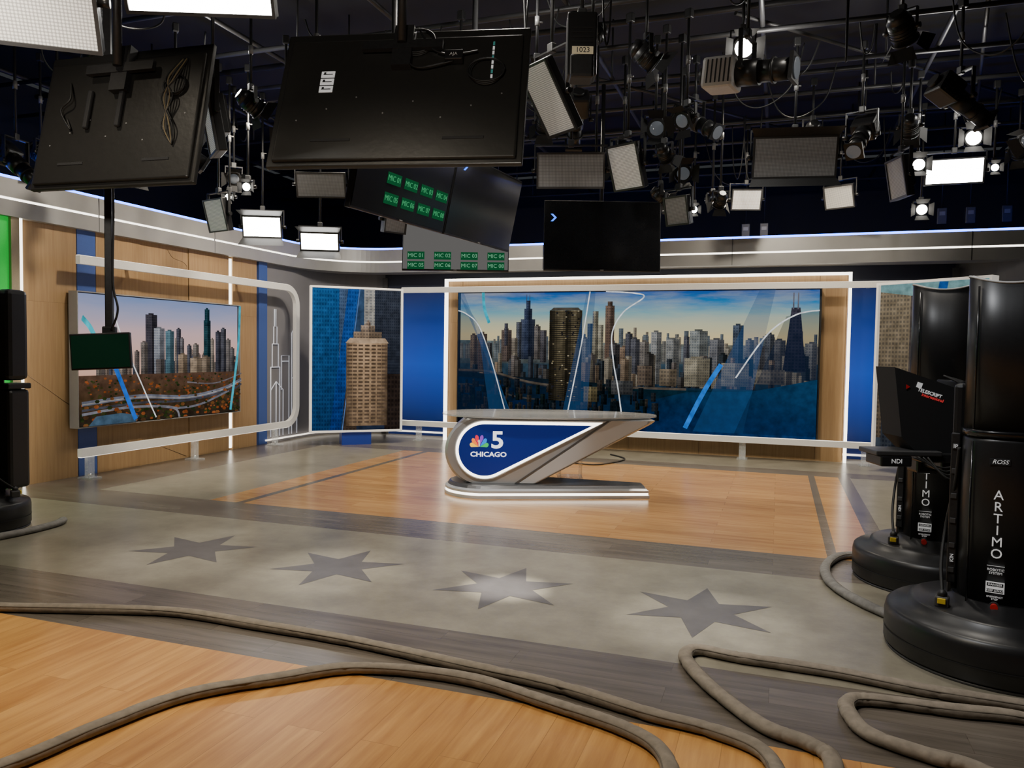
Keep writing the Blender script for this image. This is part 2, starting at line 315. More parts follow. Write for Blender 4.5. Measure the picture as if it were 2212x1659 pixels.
# ---- back feature panel (oak) with light frame
fp=thing("feature_wall_panel","oak feature wall panel edged with a glowing white light frame","wall panel",Tm(-2.36,12.95,0))
b=MB(); b.box((-2.36,13.05,1.44),(6.66,.42,2.88),OAK); b.obj("panel",fp,world=True)
b=MB()
for x in (-5.72,1.0): b.box((x,12.83,1.46),(.04,.1,2.92),LED)
b.box((-2.36,12.83,2.9),(6.76,.1,.04),LED); b.obj("light_frame",fp,world=True)
for x in (-5.68,-5.41,.57,.96):
    b=MB(); b.box((x,12.838,1.45),(.006,.01,2.85),OAKD); b.obj("groove",fp,world=True)
for x in (-3.5,-2.36,-1.2):
    b=MB(); b.box((x,12.838,.15),(.006,.01,.3),OAKD); b.obj("groove",fp,world=True)
# ---- rails
def rect_sweep(pts,w,d,m,fixed):
    b=MB(); pts=[Vector(p) for p in pts]; f=Vector(fixed); rings=[]
    for i,p in enumerate(pts):
        t=(pts[min(i+1,len(pts)-1)]-pts[max(i-1,0)]).normalized(); n=t.cross(f).normalized()
        rings.append([p+n*w/2+f*d/2,p+n*w/2-f*d/2,p-n*w/2-f*d/2,p-n*w/2+f*d/2])
    b.loft(rings,m,False); return b
rl=thing("light_rail","long white rounded rail standing off the oak wall on clear feet","rail",Tm(-7.95,9.2,0))
def railpath(g): return [(-7.95,7.03,2.66-g),(-7.95,11.14,2.66-g)]+[(-7.95,y,z) for y,z in arc(11.14,2.36,.3-g,90,0,8)][1:]+[(-7.95,y,z) for y,z in arc(11.14,.63,.3-g,0,-90,8)]+[(-7.95,7.03,.33+g)]
rect_sweep(railpath(0),.10,.07,RAILM,(1,0,0)).obj("rail",rl,world=True)
rect_sweep(railpath(-.052),.008,.05,LEDS,(1,0,0)).obj("light_strip",rl,world=True)
for y in (7.18,8.98,10.86):
    b=MB(); b.box((-7.96,y,.135),(.05,.1,.27),ACR); b.box((-7.96,y,.01),(.22,.16,.02),ACR); b.cyl((-7.96,y,.02),(-7.96,y,.06),.02,CHROME); b.obj("foot",rl,world=True)
for y in (8.0,10.2):
    b=MB(); b.box((-8.08,y,2.66),(.24,.05,.05),RAILM); b.obj("bracket",rl,world=True)
for z,lab in ((2.70,"upper"),(.31,"lower")):
    rb=thing("light_rail","long straight white rail running across the oak feature panel","rail",Tm(-2.36,12.5,z))
    b=MB(); b.box((-2.3,12.5,z),(8.3,.07,.09),RAILM); b.obj("rail",rb,world=True)
    b=MB(); b.box((-2.3,12.5,z+.048),(8.3,.03,.006),LEDS); b.obj("light_strip",rb,world=True)
    for x in (-6.1,-4.4,-.5,1.25):
        b=MB(); 
        if z<1: b.box((x,12.52,.13),(.1,.04,.26),ACR); b.box((x,12.54,.01),(.16,.2,.02),ACR)
        else: b.box((x,12.7,z),(.05,.34,.05),ACR)
        b.obj("bracket",rb,world=True)
# ---------------------------------------------------------------- screen images
IMG=screenmat("screen_picture",.68); SKY=screenmat("screen_sky",.8,.6,(1.2,8),(.72,.68,.46))
SKYP=screenmat("screen_sky_plain",.85,.2,(1,6),(.9,.6,.5))
OVB=overlay("graphic_overlay",(.02,.10,.28),.7,.38); OVD=overlay("graphic_overlay_dark",(.005,.02,.06),.6,.5)
class Pic:
    def __init__(s,W,H,wp=None): s.b=MB(); s.W=W; s.H=H; s.i=0; s.wp=wp or (lambda p:p)
    def P(s,p,t): return ((min(1,max(0,s.wp(p)))-.5)*s.W, -(.004+.00010*s.i), (min(1,max(0,t))-.5)*s.H)
    def poly(s,pts,cols,win=None,mat=None):
        s.i+=1
        if not isinstance(cols[0],(tuple,list)): cols=[cols]*len(pts)
        P=[s.P(*p) for p in pts]
        if win: uv=[(q[0]/win[0],q[2]/win[1]) for q in P]
        else: uv=[(.9,.9)]*len(P)
        s.b.poly(P,mat or IMG,None,cols,uv)
    def grad(s,stops,mat=None,p0=0,p1=1):
        for (t0,c0),(t1,c1) in zip(stops,stops[1:]): s.poly([(p0,t0),(p1,t0),(p1,t1),(p0,t1)],[c0,c0,c1,c1],None,mat)
    def bld(s,p0,p1,t0,t1,c,sh=.4,split=.55,win=(.05,.06),fade=.5):
        m=p0+(p1-p0)*split; d=tuple(x*sh for x in c); cf=tuple(x*fade for x in c); df=tuple(x*fade for x in d)
        s.poly([(p0,t0),(m,t0),(m,t1),(p0,t1)],[cf,cf,c,c],win); s.poly([(m,t0),(p1,t0),(p1,t1),(m,t1)],[df,df,d,d],win)
        if p1-p0>.02 and t1>.5:
            h=.012; s.poly([(p0+(p1-p0)*.25,t1),(p0+(p1-p0)*.7,t1),(p0+(p1-p0)*.7,t1+h),(p0+(p1-p0)*.25,t1+h)],d)
    def line(s,pts,w,c,n=8):
        Q=crom([(p,t,0) for p,t in pts],n); asp=s.W/s.H; L=[];Rr=[]
        for i,q in enumerate(Q):
            t=Q[min(i+1,len(Q)-1)]-Q[max(i-1,0)]; t=Vector((t.x*asp,t.y)).normalized(); nn=Vector((-t.y/asp,t.x))*w/2
            L.append((q.x+nn.x,q.y+nn.y)); Rr.append((q.x-nn.x,q.y-nn.y))
        s.i+=1
        for i in range(len(Q)-1): 
            s.b.poly([s.P(*L[i]),s.P(*Rr[i]),s.P(*Rr[i+1]),s.P(*L[i+1])],IMG,None,[c]*4,[(.9,.9)]*4)
def main_pic():
    rnd=random.Random(3)
    s=Pic(5.95,2.3,lambda p:p/(1.15-.15*p))
    s.grad([(.0,(.002,.01,.03)),(.3,(.01,.03,.06)),(.57,(.05,.09,.12))])
    s.grad([(.56,(.80,.60,.30)),(.68,(.86,.70,.36)),(.77,(.60,.64,.44)),(.85,(.20,.46,.55)),(.92,(.03,.24,.56)),(1,(.006,.09,.42))],SKY)
    s.poly([(.0,.46),(1,.5),(1,.62),(0,.64)],[(.06,.08,.09),(.07,.08,.09),(.24,.24,.19),(.18,.24,.24)])
    for k in range(150):   # hazy distant rows
        p=rnd.random(); h=rnd.uniform(.01,.15); w=rnd.uniform(.005,.014); c=rnd.choice([(.26,.25,.22),(.33,.28,.21),(.2,.23,.24),(.38,.33,.24),(.17,.2,.22)])
        s.bld(p,p+w,.5,.6+h*rnd.random()**.7,c,.65,.5,(.03,.03),.9)
    L=[(.215,.262,.5,.80,(.09,.11,.17)),(.226,.252,.5,.88,(.07,.09,.16)),(.232,.246,.8,.94,(.06,.08,.15)),(.26,.28,.5,.75,(.25,.22,.2)),(.200,.218,.5,.78,(.13,.14,.17)),(.04,.065,.42,.68,(.28,.2,.13)),(.066,.1,.4,.69,(.2,.14,.11)),(.1,.118,.44,.62,(.09,.09,.1)),(.15,.185,.48,.72,(.2,.15,.13)),(.16,.172,.6,.77,(.12,.12,.15)),(.185,.205,.48,.66,(.32,.27,.21)),(.28,.3,.48,.72,(.13,.12,.13)),
     (.41,.43,.48,.66,(.3,.29,.27)),(.425,.442,.46,.77,(.12,.13,.15)),(.44,.457,.46,.86,(.42,.38,.28)),(.457,.472,.46,.76,(.5,.46,.34)),(.477,.503,.46,.9,(.23,.15,.11)),(.483,.497,.9,.93,(.18,.12,.09)),(.49,.52,.42,.62,(.11,.1,.1)),(.52,.545,.4,.6,(.32,.22,.15)),(.535,.555,.4,.70,(.12,.12,.14)),(.55,.575,.4,.66,(.15,.15,.17)),(.575,.6,.4,.64,(.28,.25,.22)),
     (.605,.633,.34,.71,(.4,.4,.38)),(.645,.68,.34,.66,(.34,.34,.32)),(.69,.705,.4,.68,(.14,.14,.16)),(.706,.75,.44,.72,(.36,.38,.36)),(.755,.79,.4,.66,(.22,.22,.23)),(.79,.81,.4,.6,(.3,.27,.22)),(.81,.835,.45,.76,(.1,.13,.18)),(.84,.86,.42,.66,(.26,.24,.21)),(.862,.885,.42,.62,(.18,.18,.2)),(.885,.905,.45,.7,(.12,.13,.15)),(.905,.93,.45,.66,(.2,.19,.18)),(.975,.998,.4,.64,(.3,.29,.27))]
    for a in L: s.bld(*a,win=(.04,.045))
    for q in (.234,.244): s.line([(q,.94),(q,.985)],.005,(.1,.1,.14),2)
    for k in range(120):
        p=rnd.random()*.98; 
        if .3<p<.41: continue
        h=rnd.uniform(.38,.56); w=rnd.uniform(.01,.026); c=rnd.choice([(.2,.17,.15),(.33,.24,.16),(.07,.08,.1),(.36,.31,.23),(.05,.06,.07),(.1,.09,.08)])
        s.bld(p,p+w,.32,h,c,.35,.5,(.03,.035))
    s.poly([(.925,.45),(.975,.45),(.960,.88),(.941,.88)],[(.02,.02,.035)]*2+[(.06,.055,.08)]*2,(.05,.05))
    for q in (.945,.955): s.line([(q,.87),(q,.98)],.008,(.2,.2,.25),2)
    s.bld(.694,.757,.33,.53,(.44,.39,.28),.5,.5,(.035,.045)); s.bld(.785,.85,.34,.5,(.36,.32,.24),.5,.5,(.035,.045)); s.bld(.63,.675,.33,.45,(.28,.22,.15),.6); s.bld(.57,.61,.33,.47,(.2,.15,.11),.6); s.bld(.86,.93,.36,.46,(.26,.23,.19),.6)
    s.poly([(0,0),(1,0),(1,.32),(.6,.3),(.45,.34),(.2,.37),(0,.40)],[(.001,.004,.014),(.003,.03,.09),(.006,.05,.11),(.005,.018,.026),(.005,.012,.018),(.009,.015,.022),(.007,.015,.026)])
    s.poly([(0,.36),(.12,.34),(.2,.27),(.1,.2),(0,.22)],(.003,.018,.06)); s.poly([(.06,.1),(.22,.2),(.3,.12),(.2,0),(.05,0)],(.002,.013,.05))
    s.poly([(.55,.0),(1,0),(1,.40),(.86,.31),(.7,.29),(.6,.22)],[(.002,.02,.09),(.003,.045,.18),(.012,.11,.26),(.006,.06,.16),(.004,.035,.09),(.002,.02,.06)])
    s.line([(0,.41),(.12,.4),(.25,.33),(.4,.3),(.55,.31),(.7,.31)],.016,(.11,.09,.07)); s.line([(0,.4),(.12,.39),(.25,.32),(.4,.28),(.55,.3)],.006,(.03,.03,.035)); s.line([(0,.3),(.1,.29),(.2,.22),(.3,.2)],.012,(.05,.05,.05))
    for k in range(170):
        p=rnd.uniform(.0,.62); t=rnd.uniform(.08,.33); w=rnd.uniform(.005,.02); c=rnd.choice([(.01,.02,.02),(.03,.035,.04),(.06,.05,.04),(.008,.015,.02),(.02,.025,.035)])
        s.bld(p,p+w,t-.03,t+rnd.uniform(.01,.05),c,.5)
    s.bld(.42,.46,.2,.31,(.25,.2,.1),.5); s.bld(.5,.56,.26,.36,(.1,.1,.1),.6)
    c=(.26,.21,.12); n=12
    for k in range(n):
        a0=.312+.1*k/n; a1=.312+.1*(k+1)/n; f=[.12,.2,.45,.8,.95,.6,.14,.3,.7,.95,.5,.2][k]; f2=tuple(x*f for x in c); s.poly([(a0,.2),(a1,.2),(a1,.865),(a0,.865)],[tuple(x*.22 for x in f2)]*2+[f2]*2)
    for k in range(46):
        t=.21+.0142*k; s.poly([(.312,t),(.412,t),(.412,t+.0055),(.312,t+.0055)],(.016,.015,.013))
    for k in range(70):
        t=.21+.0142*rnd.randrange(46)+.0058; p=.313+.095*rnd.random(); s.poly([(p,t),(p+.005,t),(p+.005,t+.008),(p,t+.008)],rnd.choice([(.5,.42,.26),(.3,.24,.13),(.02,.02,.02),(.02,.02,.03)]))
    s.poly([(.315,.865),(.409,.865),(.4,.885),(.325,.885)],(.10,.085,.065))
    s.poly([(0,.05),(.0,.86),(.05,.82),(.15,.2),(.17,.05)],(0,0,0),None,OVD); s.poly([(.12,.04),(.2,.04),(.02,1),(.0,1),(.0,.86),(.07,.78)],(0,0,0),None,OVB)
    s.poly([(.35,.02),(.43,.02),(.45,1),(.425,1)],(0,0,0),None,OVB)
    s.poly([(.72,.02),(.84,.02),(.905,1),(.87,1)],(0,0,0),None,OVB); s.poly([(.82,.02),(1,.02),(1,.86),(.93,.82)],(0,0,0),None,OVD)
    W=(1.2,1.25,1.3)
    s.line([(.0,.865),(.03,.84),(.075,.75),(.12,.5),(.17,.12)],.009,W); s.line([(.434,1),(.41,.6),(.372,.1)],.009,W)
    s.line([(.48,1),(.56,.985),(.585,.955),(.53,.85),(.5,.7),(.505,.5),(.52,.3),(.535,.05)],.009,W); s.line([(1,.86),(.95,.83),(.89,.7),(.82,.4)],.009,W)
    s.line([(.09,1),(.095,.88),(.112,.77)],.026,(.03,.7,.95)); s.line([(.785,.49),(.745,.3),(.7,.04)],.03,(.02,.25,1.0))
    return s.b
def left_pic():
    rnd=random.Random(5); s=Pic(2.95,1.64)
    s.grad([(.36,(.85,.47,.33)),(.55,(.84,.52,.42)),(.72,(.72,.50,.52)),(.86,(.42,.42,.60)),(1,(.18,.30,.60))],SKYP)
    for k in range(110):
        p=rnd.uniform(.08,.97); c=rnd.choice([(.24,.19,.17),(.38,.28,.22),(.14,.14,.18),(.44,.36,.3),(.08,.09,.12)]); s.bld(p,p+rnd.uniform(.015,.032),.35,rnd.uniform(.40,.60),c,.5,.5,(.03,.03))
    for a in [(.36,.43,.35,.87,(.09,.08,.1)),(.41,.475,.35,.76,(.46,.47,.52)),(.48,.535,.35,.74,(.16,.3,.36)),(.54,.575,.36,.68,(.42,.33,.26)),(.55,.58,.36,.76,(.12,.12,.15)),(.575,.6,.36,.68,(.25,.23,.24)),(.62,.65,.36,.62,(.14,.14,.17)),(.66,.7,.36,.63,(.34,.29,.25)),(.735,.785,.36,.85,(.03,.1,.12)),(.742,.777,.8,.95,(.03,.11,.14)),(.785,.81,.36,.68,(.5,.42,.34)),(.82,.86,.36,.75,(.1,.1,.13)),(.86,.9,.36,.78,(.14,.14,.17)),(.9,.935,.36,.68,(.32,.28,.26)),(.93,.965,.36,.6,(.2,.18,.18)),(.33,.37,.36,.64,(.3,.25,.22)),(.56,.62,.34,.54,(.5,.36,.24)),(.64,.72,.3,.51,(.54,.4,.27)),(.72,.78,.3,.52,(.36,.27,.19)),(.42,.47,.33,.5,(.2,.17,.16))]: s.bld(*a,win=(.03,.035))
    s.grad([(0,(.03,.022,.015)),(.2,(.08,.045,.022)),(.38,(.13,.07,.045))])
    def trees(n,t0,t1):
        for k in range(n):
            t=rnd.uniform(t0,t1); p=rnd.random(); w=rnd.uniform(.004,.011)*(1.6-2*t); c=rnd.choice([(.28,.07,.02),(.2,.08,.025),(.03,.045,.012),(.05,.05,.015),(.36,.1,.03),(.02,.03,.01),(.09,.045,.02)])
            q=[(p+w*math.cos(a)*1,t+w*1.1*math.sin(a)) for a in [k2*math.pi/3 for k2 in range(6)]]; s.poly(q,c)
    trees(480,0,.37)
    s.line([(.0,.17),(.3,.2),(.6,.17),(.85,.22),(1,.3)],.035,(.2,.21,.27)); s.line([(.0,.165),(.3,.195),(.6,.165),(.85,.215),(1,.295)],.006,(.5,.45,.4)); s.line([(0,.12),(.3,.15),(.6,.14),(.9,.2),(1,.26)],.018,(.07,.07,.09)); s.line([(.55,.0),(.5,.09),(.25,.12),(0,.09)],.02,(.24,.24,.28)); s.line([(.6,.3),(.8,.28),(1,.36)],.012,(.2,.18,.2)); s.line([(.9,.2),(.7,.1),(.55,.08),(.42,.11)],.018,(.2,.2,.24))
    trees(60,.05,.3)
    s.poly([(.03,.0),(.28,.0),(.3,.05),(.2,.08),(.07,.07)],(.07,.13,.2)); 
    s.poly([(.0,.5),(.14,1),(.2,.7),(.1,.1),(.0,.05)],(0,0,0),None,OVB) if False else None
    s.line([(.0,.82),(.04,.75),(.07,.66)],.04,(.05,.7,.85),4); s.line([(.14,1),(.2,.7),(.33,.25),(.4,.02)],.012,(1.2,1.2,1.2)); s.line([(.16,.48),(.28,.02)],.04,(.02,.18,.85),3); s.line([(.985,1),(.97,.6),(.91,.02)],.03,(.04,.6,.8),4)
    return s.b
def vert_pic():
    s=Pic(1.5,2.4)
    s.grad([(0,(.02,.03,.06)),(.5,(.03,.06,.12)),(1,(.05,.1,.2))])
    s.poly([(.0,0),(.4,0),(.4,1),(.0,1)],[(.008,.05,.15),(.008,.045,.15),(.015,.12,.36),(.02,.15,.4)],(.045,.07)); s.poly([(.3,0),(.4,0),(.4,1),(.3,1)],[(.03,.06,.12)]*2+[(.09,.15,.27)]*2,(.03,.06))
    s.poly([(.58,.3),(.7,.3),(.7,1),(.58,1)],[(.2,.17,.14)]*2+[(.55,.52,.46)]*2,(.07,.05)); s.poly([(.7,.15),(1,.15),(1,1),(.7,1)],[(.01,.012,.02)]*2+[(.055,.065,.09)]*2,(.035,.05)); s.poly([(.82,0),(1,0),(1,.4),(.82,.4)],(.03,.02,.016),(.06,.08))
    s.poly([(.35,0),(.5,0),(.5,.4),(.35,.42)],(.06,.04,.028),(.06,.06))
    s.poly([(.2,0),(.32,0),(.52,1),(.4,1)],[(.005,.04,.22),(.005,.04,.22),(.015,.12,.48),(.015,.1,.42)],(.045,.07))
    s.line([(.34,0),(.53,1)],.006,(.12,.25,.6),2)
    for k in range(12):
        f=[.3,.45,.62,.8,.95,1,.95,.82,.66,.5,.36,.26][k]; c=(.66*f,.43*f,.25*f); ca=[.38+.235*(1-math.cos(math.pi*j/12)) for j in (k,k+1)]; a0,a1=ca
        s.poly([(a0,.03),(a1,.03),(a1,.62),(a0,.62)],[tuple(x*.45 for x in c)]*2+[c]*2)
    for k in range(22):
        t=.05+.026*k; 
        for j in range(9):
            q=.40+.43*(1-math.cos(math.pi*(j+.5)/9))/2; w=.012+.014*math.sin(math.pi*(j+.5)/9); s.poly([(q-w,t),(q+w,t),(q+w,t+.013),(q-w,t+.013)],(.13,.085,.055))
    s.poly([(.37,.62),(.86,.62),(.82,.655),(.42,.655)],(.6,.42,.27)); s.bld(.46,.78,.655,.70,(.5,.35,.23),.5); s.bld(.54,.7,.70,.745,(.62,.45,.32),.5); s.bld(.6,.65,.745,.77,(.5,.36,.26),.5)
    return s.b
def vert_pic2():
    s=Pic(1.5,2.4)
    s.grad([(0,(.03,.04,.06)),(.6,(.12,.15,.16)),(.8,(.3,.42,.36)),(1,(.2,.4,.42))])
    s.poly([(.0,.1),(.3,.1),(.3,.93),(.0,.96)],[(.1,.07,.045)]*2+[(.32,.25,.16)]*2,(.05,.06)); s.poly([(.3,.1),(.42,.1),(.42,.93),(.3,.93)],[(.04,.03,.03)]*2+[(.12,.1,.09)]*2,(.04,.06))
    s.bld(.5,.62,.1,.8,(.3,.24,.18),.4); s.bld(.7,.85,.1,.9,(.16,.18,.22),.4); s.bld(.42,.55,.1,.6,(.12,.12,.13),.5); s.bld(.85,1,.1,.7,(.4,.36,.3),.4); s.bld(.05,.25,.0,.35,(.06,.07,.09),.5)
    s.line([(.6,1),(.35,.0)],.05,(.01,.1,.4),2)
    return s.b
def screen(name,label,M,W,H,pic,frame,fm,depth=.08):
    t=thing(name,label,"video screen",M); b=MB(); b.box((0,depth/2,0),(W+.02,depth,H+.02),BLK2,bev=.004); b.obj("housing",t)
    if frame:
        b=MB(); f=frame
        for x in (-W/2-f/2,W/2+f/2): b.box((x,.02,0),(f,depth+.06,H+2*f),fm)
        for z in (-H/2-f/2,H/2+f/2): b.box((0,.02,z),(W,depth+.06,f),fm)
        b.obj("frame",t)
    pic.obj("display",t); return t
screen("video_wall","very wide video wall showing a blue toned city skyline beside a lake",Tm(-2.41,12.70,1.5),5.97,2.32,main_pic(),.02,BLK2,.12)
screen("video_wall","large video screen on oak wall showing a city skyline at sunset",Tm(-8.10,8.6,1.455)@R(90,'Z'),2.97,1.66,left_pic(),.012,SILV2,.08)
BB=pbr("blue_base",(.02,.05,.35),.4)
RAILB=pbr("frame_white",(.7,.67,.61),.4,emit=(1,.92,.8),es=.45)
for (cx,cy,az,vp) in ((-6.8,11.53,39.8,vert_pic),(1.92,11.6,-39.8,vert_pic2)):
    M=Tm(cx,cy,1.45)@R(az,'Z')
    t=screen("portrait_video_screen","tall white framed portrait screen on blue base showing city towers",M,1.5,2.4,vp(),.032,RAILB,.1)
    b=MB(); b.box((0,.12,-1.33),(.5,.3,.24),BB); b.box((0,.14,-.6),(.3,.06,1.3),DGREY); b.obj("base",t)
# ---------------------------------------------------------------- anchor desk
desk=thing("anchor_desk","teardrop shaped silver news desk with blue lit front and glass top","desk",Tm(-2.396,8.12,0)@R(19.5,'Z'))
def basepts(o,s=1):
    P=arc(-.66,.5,.50-o,100,262,24)
    P+=[(1.18-o,.16+o),(1.18-o,.47-o)]
    return [(x,y) for x,y in P]
BASEM=pbr("base_top",(.13,.13,.135),.28,.5)
def lay(o,z): return [(x,y,z) for x,y in basepts(o)]
b=MB(); b.prism(basepts(0),.0,.032,SILVL,plane='XY'); b.loft([lay(.008,.060),lay(.008,.085),lay(.035,.105)],SILVL,False); b.loft([lay(.036,.105),lay(.055,.135),lay(.075,.142)],BASEM,False); b.obj("base",desk)
b=MB(); b.prism(basepts(.012),.033,.059,LED,plane='XY'); b.obj("light_strip",desk,label="glowing white strip around desk base")
def bodypts(o,mz=0):
    return [(-.69+(.45-o)*math.cos(rad(a)),max(.143,min(.876,.51+(.41-o*.8)*math.sin(rad(a))))) for a in [98+176*i/40 for i in range(41)]]+[(-.10-o*.5,.143),(1.2-o*1.6,.84),(1.24-o*1.6,.876)]
b=MB(); b.loft([[(x,.2,z) for x,z in bodypts(.03)],[(x,.23,z) for x,z in bodypts(0)],[(x,.80,z) for x,z in bodypts(0)]],SILVER,False); b.obj("body",desk)
def tear(cx,cz,r,tx):
    T=Vector((tx,cz+r)); C0=Vector((cx,cz)); d=T-C0; L=d.length; base=math.degrees(math.atan2(d.y,d.x)); al=math.degrees(math.acos(r/L))
    return [(tx,cz+r)]+arc(cx,cz,r,90,360+base-al,30)
# pale slanted leg face
b=MB(); b.prism([(-.30,.150),(-.13,.150),(1.14,.84),(1.15,.872),(.74,.872)],.188,.199,SILVL); b.obj("leg_face",desk,label="pale brushed silver slanted leg")
b=MB(); b.prism([(-.345,.150),(-.318,.150),(.715,.868),(.69,.868)],.183,.2,BASEM); b.obj("dark_bevel_trim",desk)  # solid dark trim strip laid along the leg face, no gap cut
b=MB(); b.prism(tear(-.69,.525,.337,.675),.176,.205,SILVL); b.obj("panel_surround",desk)
b=MB(); b.prism(tear(-.69,.525,.324,.635),.170,.182,LED); b.obj("panel_light",desk,label="glowing white teardrop outline")
BP=pbr("desk_blue",(.003,.014,.13),.3,emit=(.007,.035,.40),es=.27)
b=MB(); b.prism(tear(-.69,.525,.292,.52),.16,.178,BP); b.obj("front_panel",desk,label="deep blue glossy teardrop panel")
px,pz=-.75,.605
cols=[(.95,.55,.02),(.9,.2,.02),(.7,.01,.04),(.22,.05,.45),(.0,.2,.75),(.02,.45,.08)]
angs=[168,140,109,71,40,12]
for c,a in zip(cols,angs):
    m=pbr("feather_%.2f_%.2f"%(c[0],c[1]),c,.5,emit=c,es=1.1); pts=[(px+.008*math.cos(rad(a)),pz-.045+.008*math.sin(rad(a)))]
    L=.108; w=13.5
    for k in range(-6,7):
        th=a+w*k/6; rr=L*(1-.2*(k/6)**2); pts.append((px+rr*math.cos(rad(th)),pz-.045+1.3*rr*math.sin(rad(th))))
    b=MB(); b.prism(pts,.155,.16,m); b.obj("emblem_feather",desk)
b=MB(); b.prism([(px-.008,pz-.04),(px+.008,pz-.04),(px+.01,pz+.02),(px,pz+.04),(px-.012,pz+.03),(px-.022,pz+.022),(px-.01,pz+.012)],.151,.156,WHITEP)
b.obj("emblem_body",desk,label="small white bird body")
WE=emi("white_letter",(1,1,1),1.6)
text(desk,"numeral","5",.265,Tm(-.545,.157,.632),WE,xs=1.15,bold=.006)
text(desk,"lettering","CHICAGO",.075,Tm(-.645,.157,.475),WE,xs=1.18,bold=.002)
tp=[]
for k in range(64):
    a=2*math.pi*k/64; c,s_=math.cos(a),math.sin(a); x=.06+1.26*abs(c)**.85*(1 if c>0 else -1); wy=.6*(abs(s_)**.9)*(1-.18*c); tp.append((x,.6+wy*(1 if s_>0 else -1)))
b=MB(); b.prism(tp,.896,.914,pbr("desk_glass",(.5,.5,.49),.06,alpha=.6),plane='XY'); b.obj("desktop",desk,label="pale glossy glass desktop")
b=MB(); b.prism([(x*.93-.0,.6+(y-.6)*.72) for x,y in tp],.878,.895,pbr("desk_under",(.4,.4,.39),.3,.2),plane='XY'); b.obj("desktop_underside",desk)
b=MB(); b.box((.2,.75,.2),(.02,.25,.2),ACR); b.box((.45,.75,.25),(.02,.25,.3),ACR); b.box((.32,.75,.145),(.3,.25,.012),ACR); b.obj("acrylic_support",desk)
# ---------------------------------------------------------------- lighting grid
grid=thing("lighting_grid","black pipe lighting grid hung beneath the ceiling","lighting grid",Tm(-2,9,4.9))
PIPE=pbr("pipe_black",(.045,.045,.047),.45,.4)
for k in range(13):
    y=3.0+1.05*k; b=MB(); b.cyl((-10.5,y,4.9),(6.5,y,4.9),.026,PIPE,seg=10)
    for x in (-8,-5,-2,1,4): b.cyl((x,y,4.9),(x,y,5.65),.012,PIPE,seg=6)
    b.obj("pipe",grid,world=True)
for k in range(9):
    x=-9+1.75*k; b=MB(); b.cyl((x,1,4.95),(x,16,4.95),.026,PIPE,seg=10); b.obj("pipe",grid,world=True)
for k in range(6):
    y=4.2+2.2*k; b=MB(); b.cyl((-10.5,y,5.3),(6.5,y,5.3),.035,PIPE,seg=10); b.obj("pipe",grid,world=True)
for (xa,ya,xb,yb) in ((-.5,8,3.5,13),(1.5,7,3.0,15),(-2.5,9,1.0,14.5)):
    b=MB(); b.cyl((xa,ya,5.0),(xb,yb,5.25),.02,PIPE,seg=8); b.obj("brace",grid,world=True)
ZT=4.88
def hanger(b,x,y,z0,z1=ZT):
    b.cyl((x,y,z0),(x,y,z1),.014,BLK2,seg=8); b.box((x,y,z1),(.07,.06,.09),BLK2,bev=.01); b.box((x,y,z0+.02),(.06,.05,.07),DGREY,bev=.008)
    if z1-z0>.6: b.cyl((x,y,z0+(z1-z0)*.45),(x,y,z0+(z1-z0)*.45+.08),.022,GREY,seg=10); b.cyl((x,y,z0+(z1-z0)*.5),(x+.05,y,z0+(z1-z0)*.5),.008,GREY,seg=8)
def yoke(b,w,h,top):
    for sx in (-1,1): b.box((sx*(w/2+.02),0,top/2),(.012,.035,top),BLK2); b.cyl((sx*(w/2+.0),0,0),(sx*(w/2+.05),0,0),.022,BLACK,seg=12)
    b.box((0,0,top),(w+.052,.035,.012),BLK2)
def led_panel(loc,yaw,tilt,w,h,state,label,doors=False):
    M=Tm(*loc)@R(yaw,'Z'); t=thing("studio_light_panel",label,"studio light",M,"lights hung from the ceiling grid"); Rt=R(tilt,'X')
    b=MB(); b.box((0,0,0),(w,.07,h),BLACK,Rt,bev=.008); b.box((0,.06,0),(w*.55,.06,h*.5),BLK2,Rt,bev=.006)
    for k in range(7): b.box((-w*.24+w*.08*k,.095,0),(.006,.02,h*.45),BLK2,Rt)
    fw=.018
    for sx in (-1,1): b.box((sx*(w/2-fw/2),-.042,0),(fw,.02,h),DGREY,Rt)
    for sz in (-1,1): b.box((0,-.042,sz*(h/2-fw/2)),(w-2*fw,.02,fw),DGREY,Rt)
    b.obj("housing",t)
    b=MB(); x=w/2-fw; z=h/2-fw; b.poly([(-x,-.041,-z),(x,-.041,-z),(x,-.041,z),(-x,-.041,z)],{'on':PANELON,'off':DIFF,'dim':DIFFD,'bright':DIFFB}[state],Rt,None,[(-x,-z),(x,-z),(x,z),(-x,z)]); b.obj("lamp_face",t)
    if doors:
        for sz in (1,-1):
            b=MB(); b.poly([(-w/2,-.05,sz*h/2),(w/2,-.05,sz*h/2),(w/2+.04,-.16,sz*(h/2+.08)),(-w/2-.04,-.16,sz*(h/2+.08))],BLK2,Rt); b.obj("barn_door",t)
    top=h/2+.07; b=MB(); yoke(b,w,h,top); b.obj("yoke",t)
    b=MB(); hanger(b,0,0,top,max(ZT-loc[2],top+.05)); b.obj("hanger",t); return t
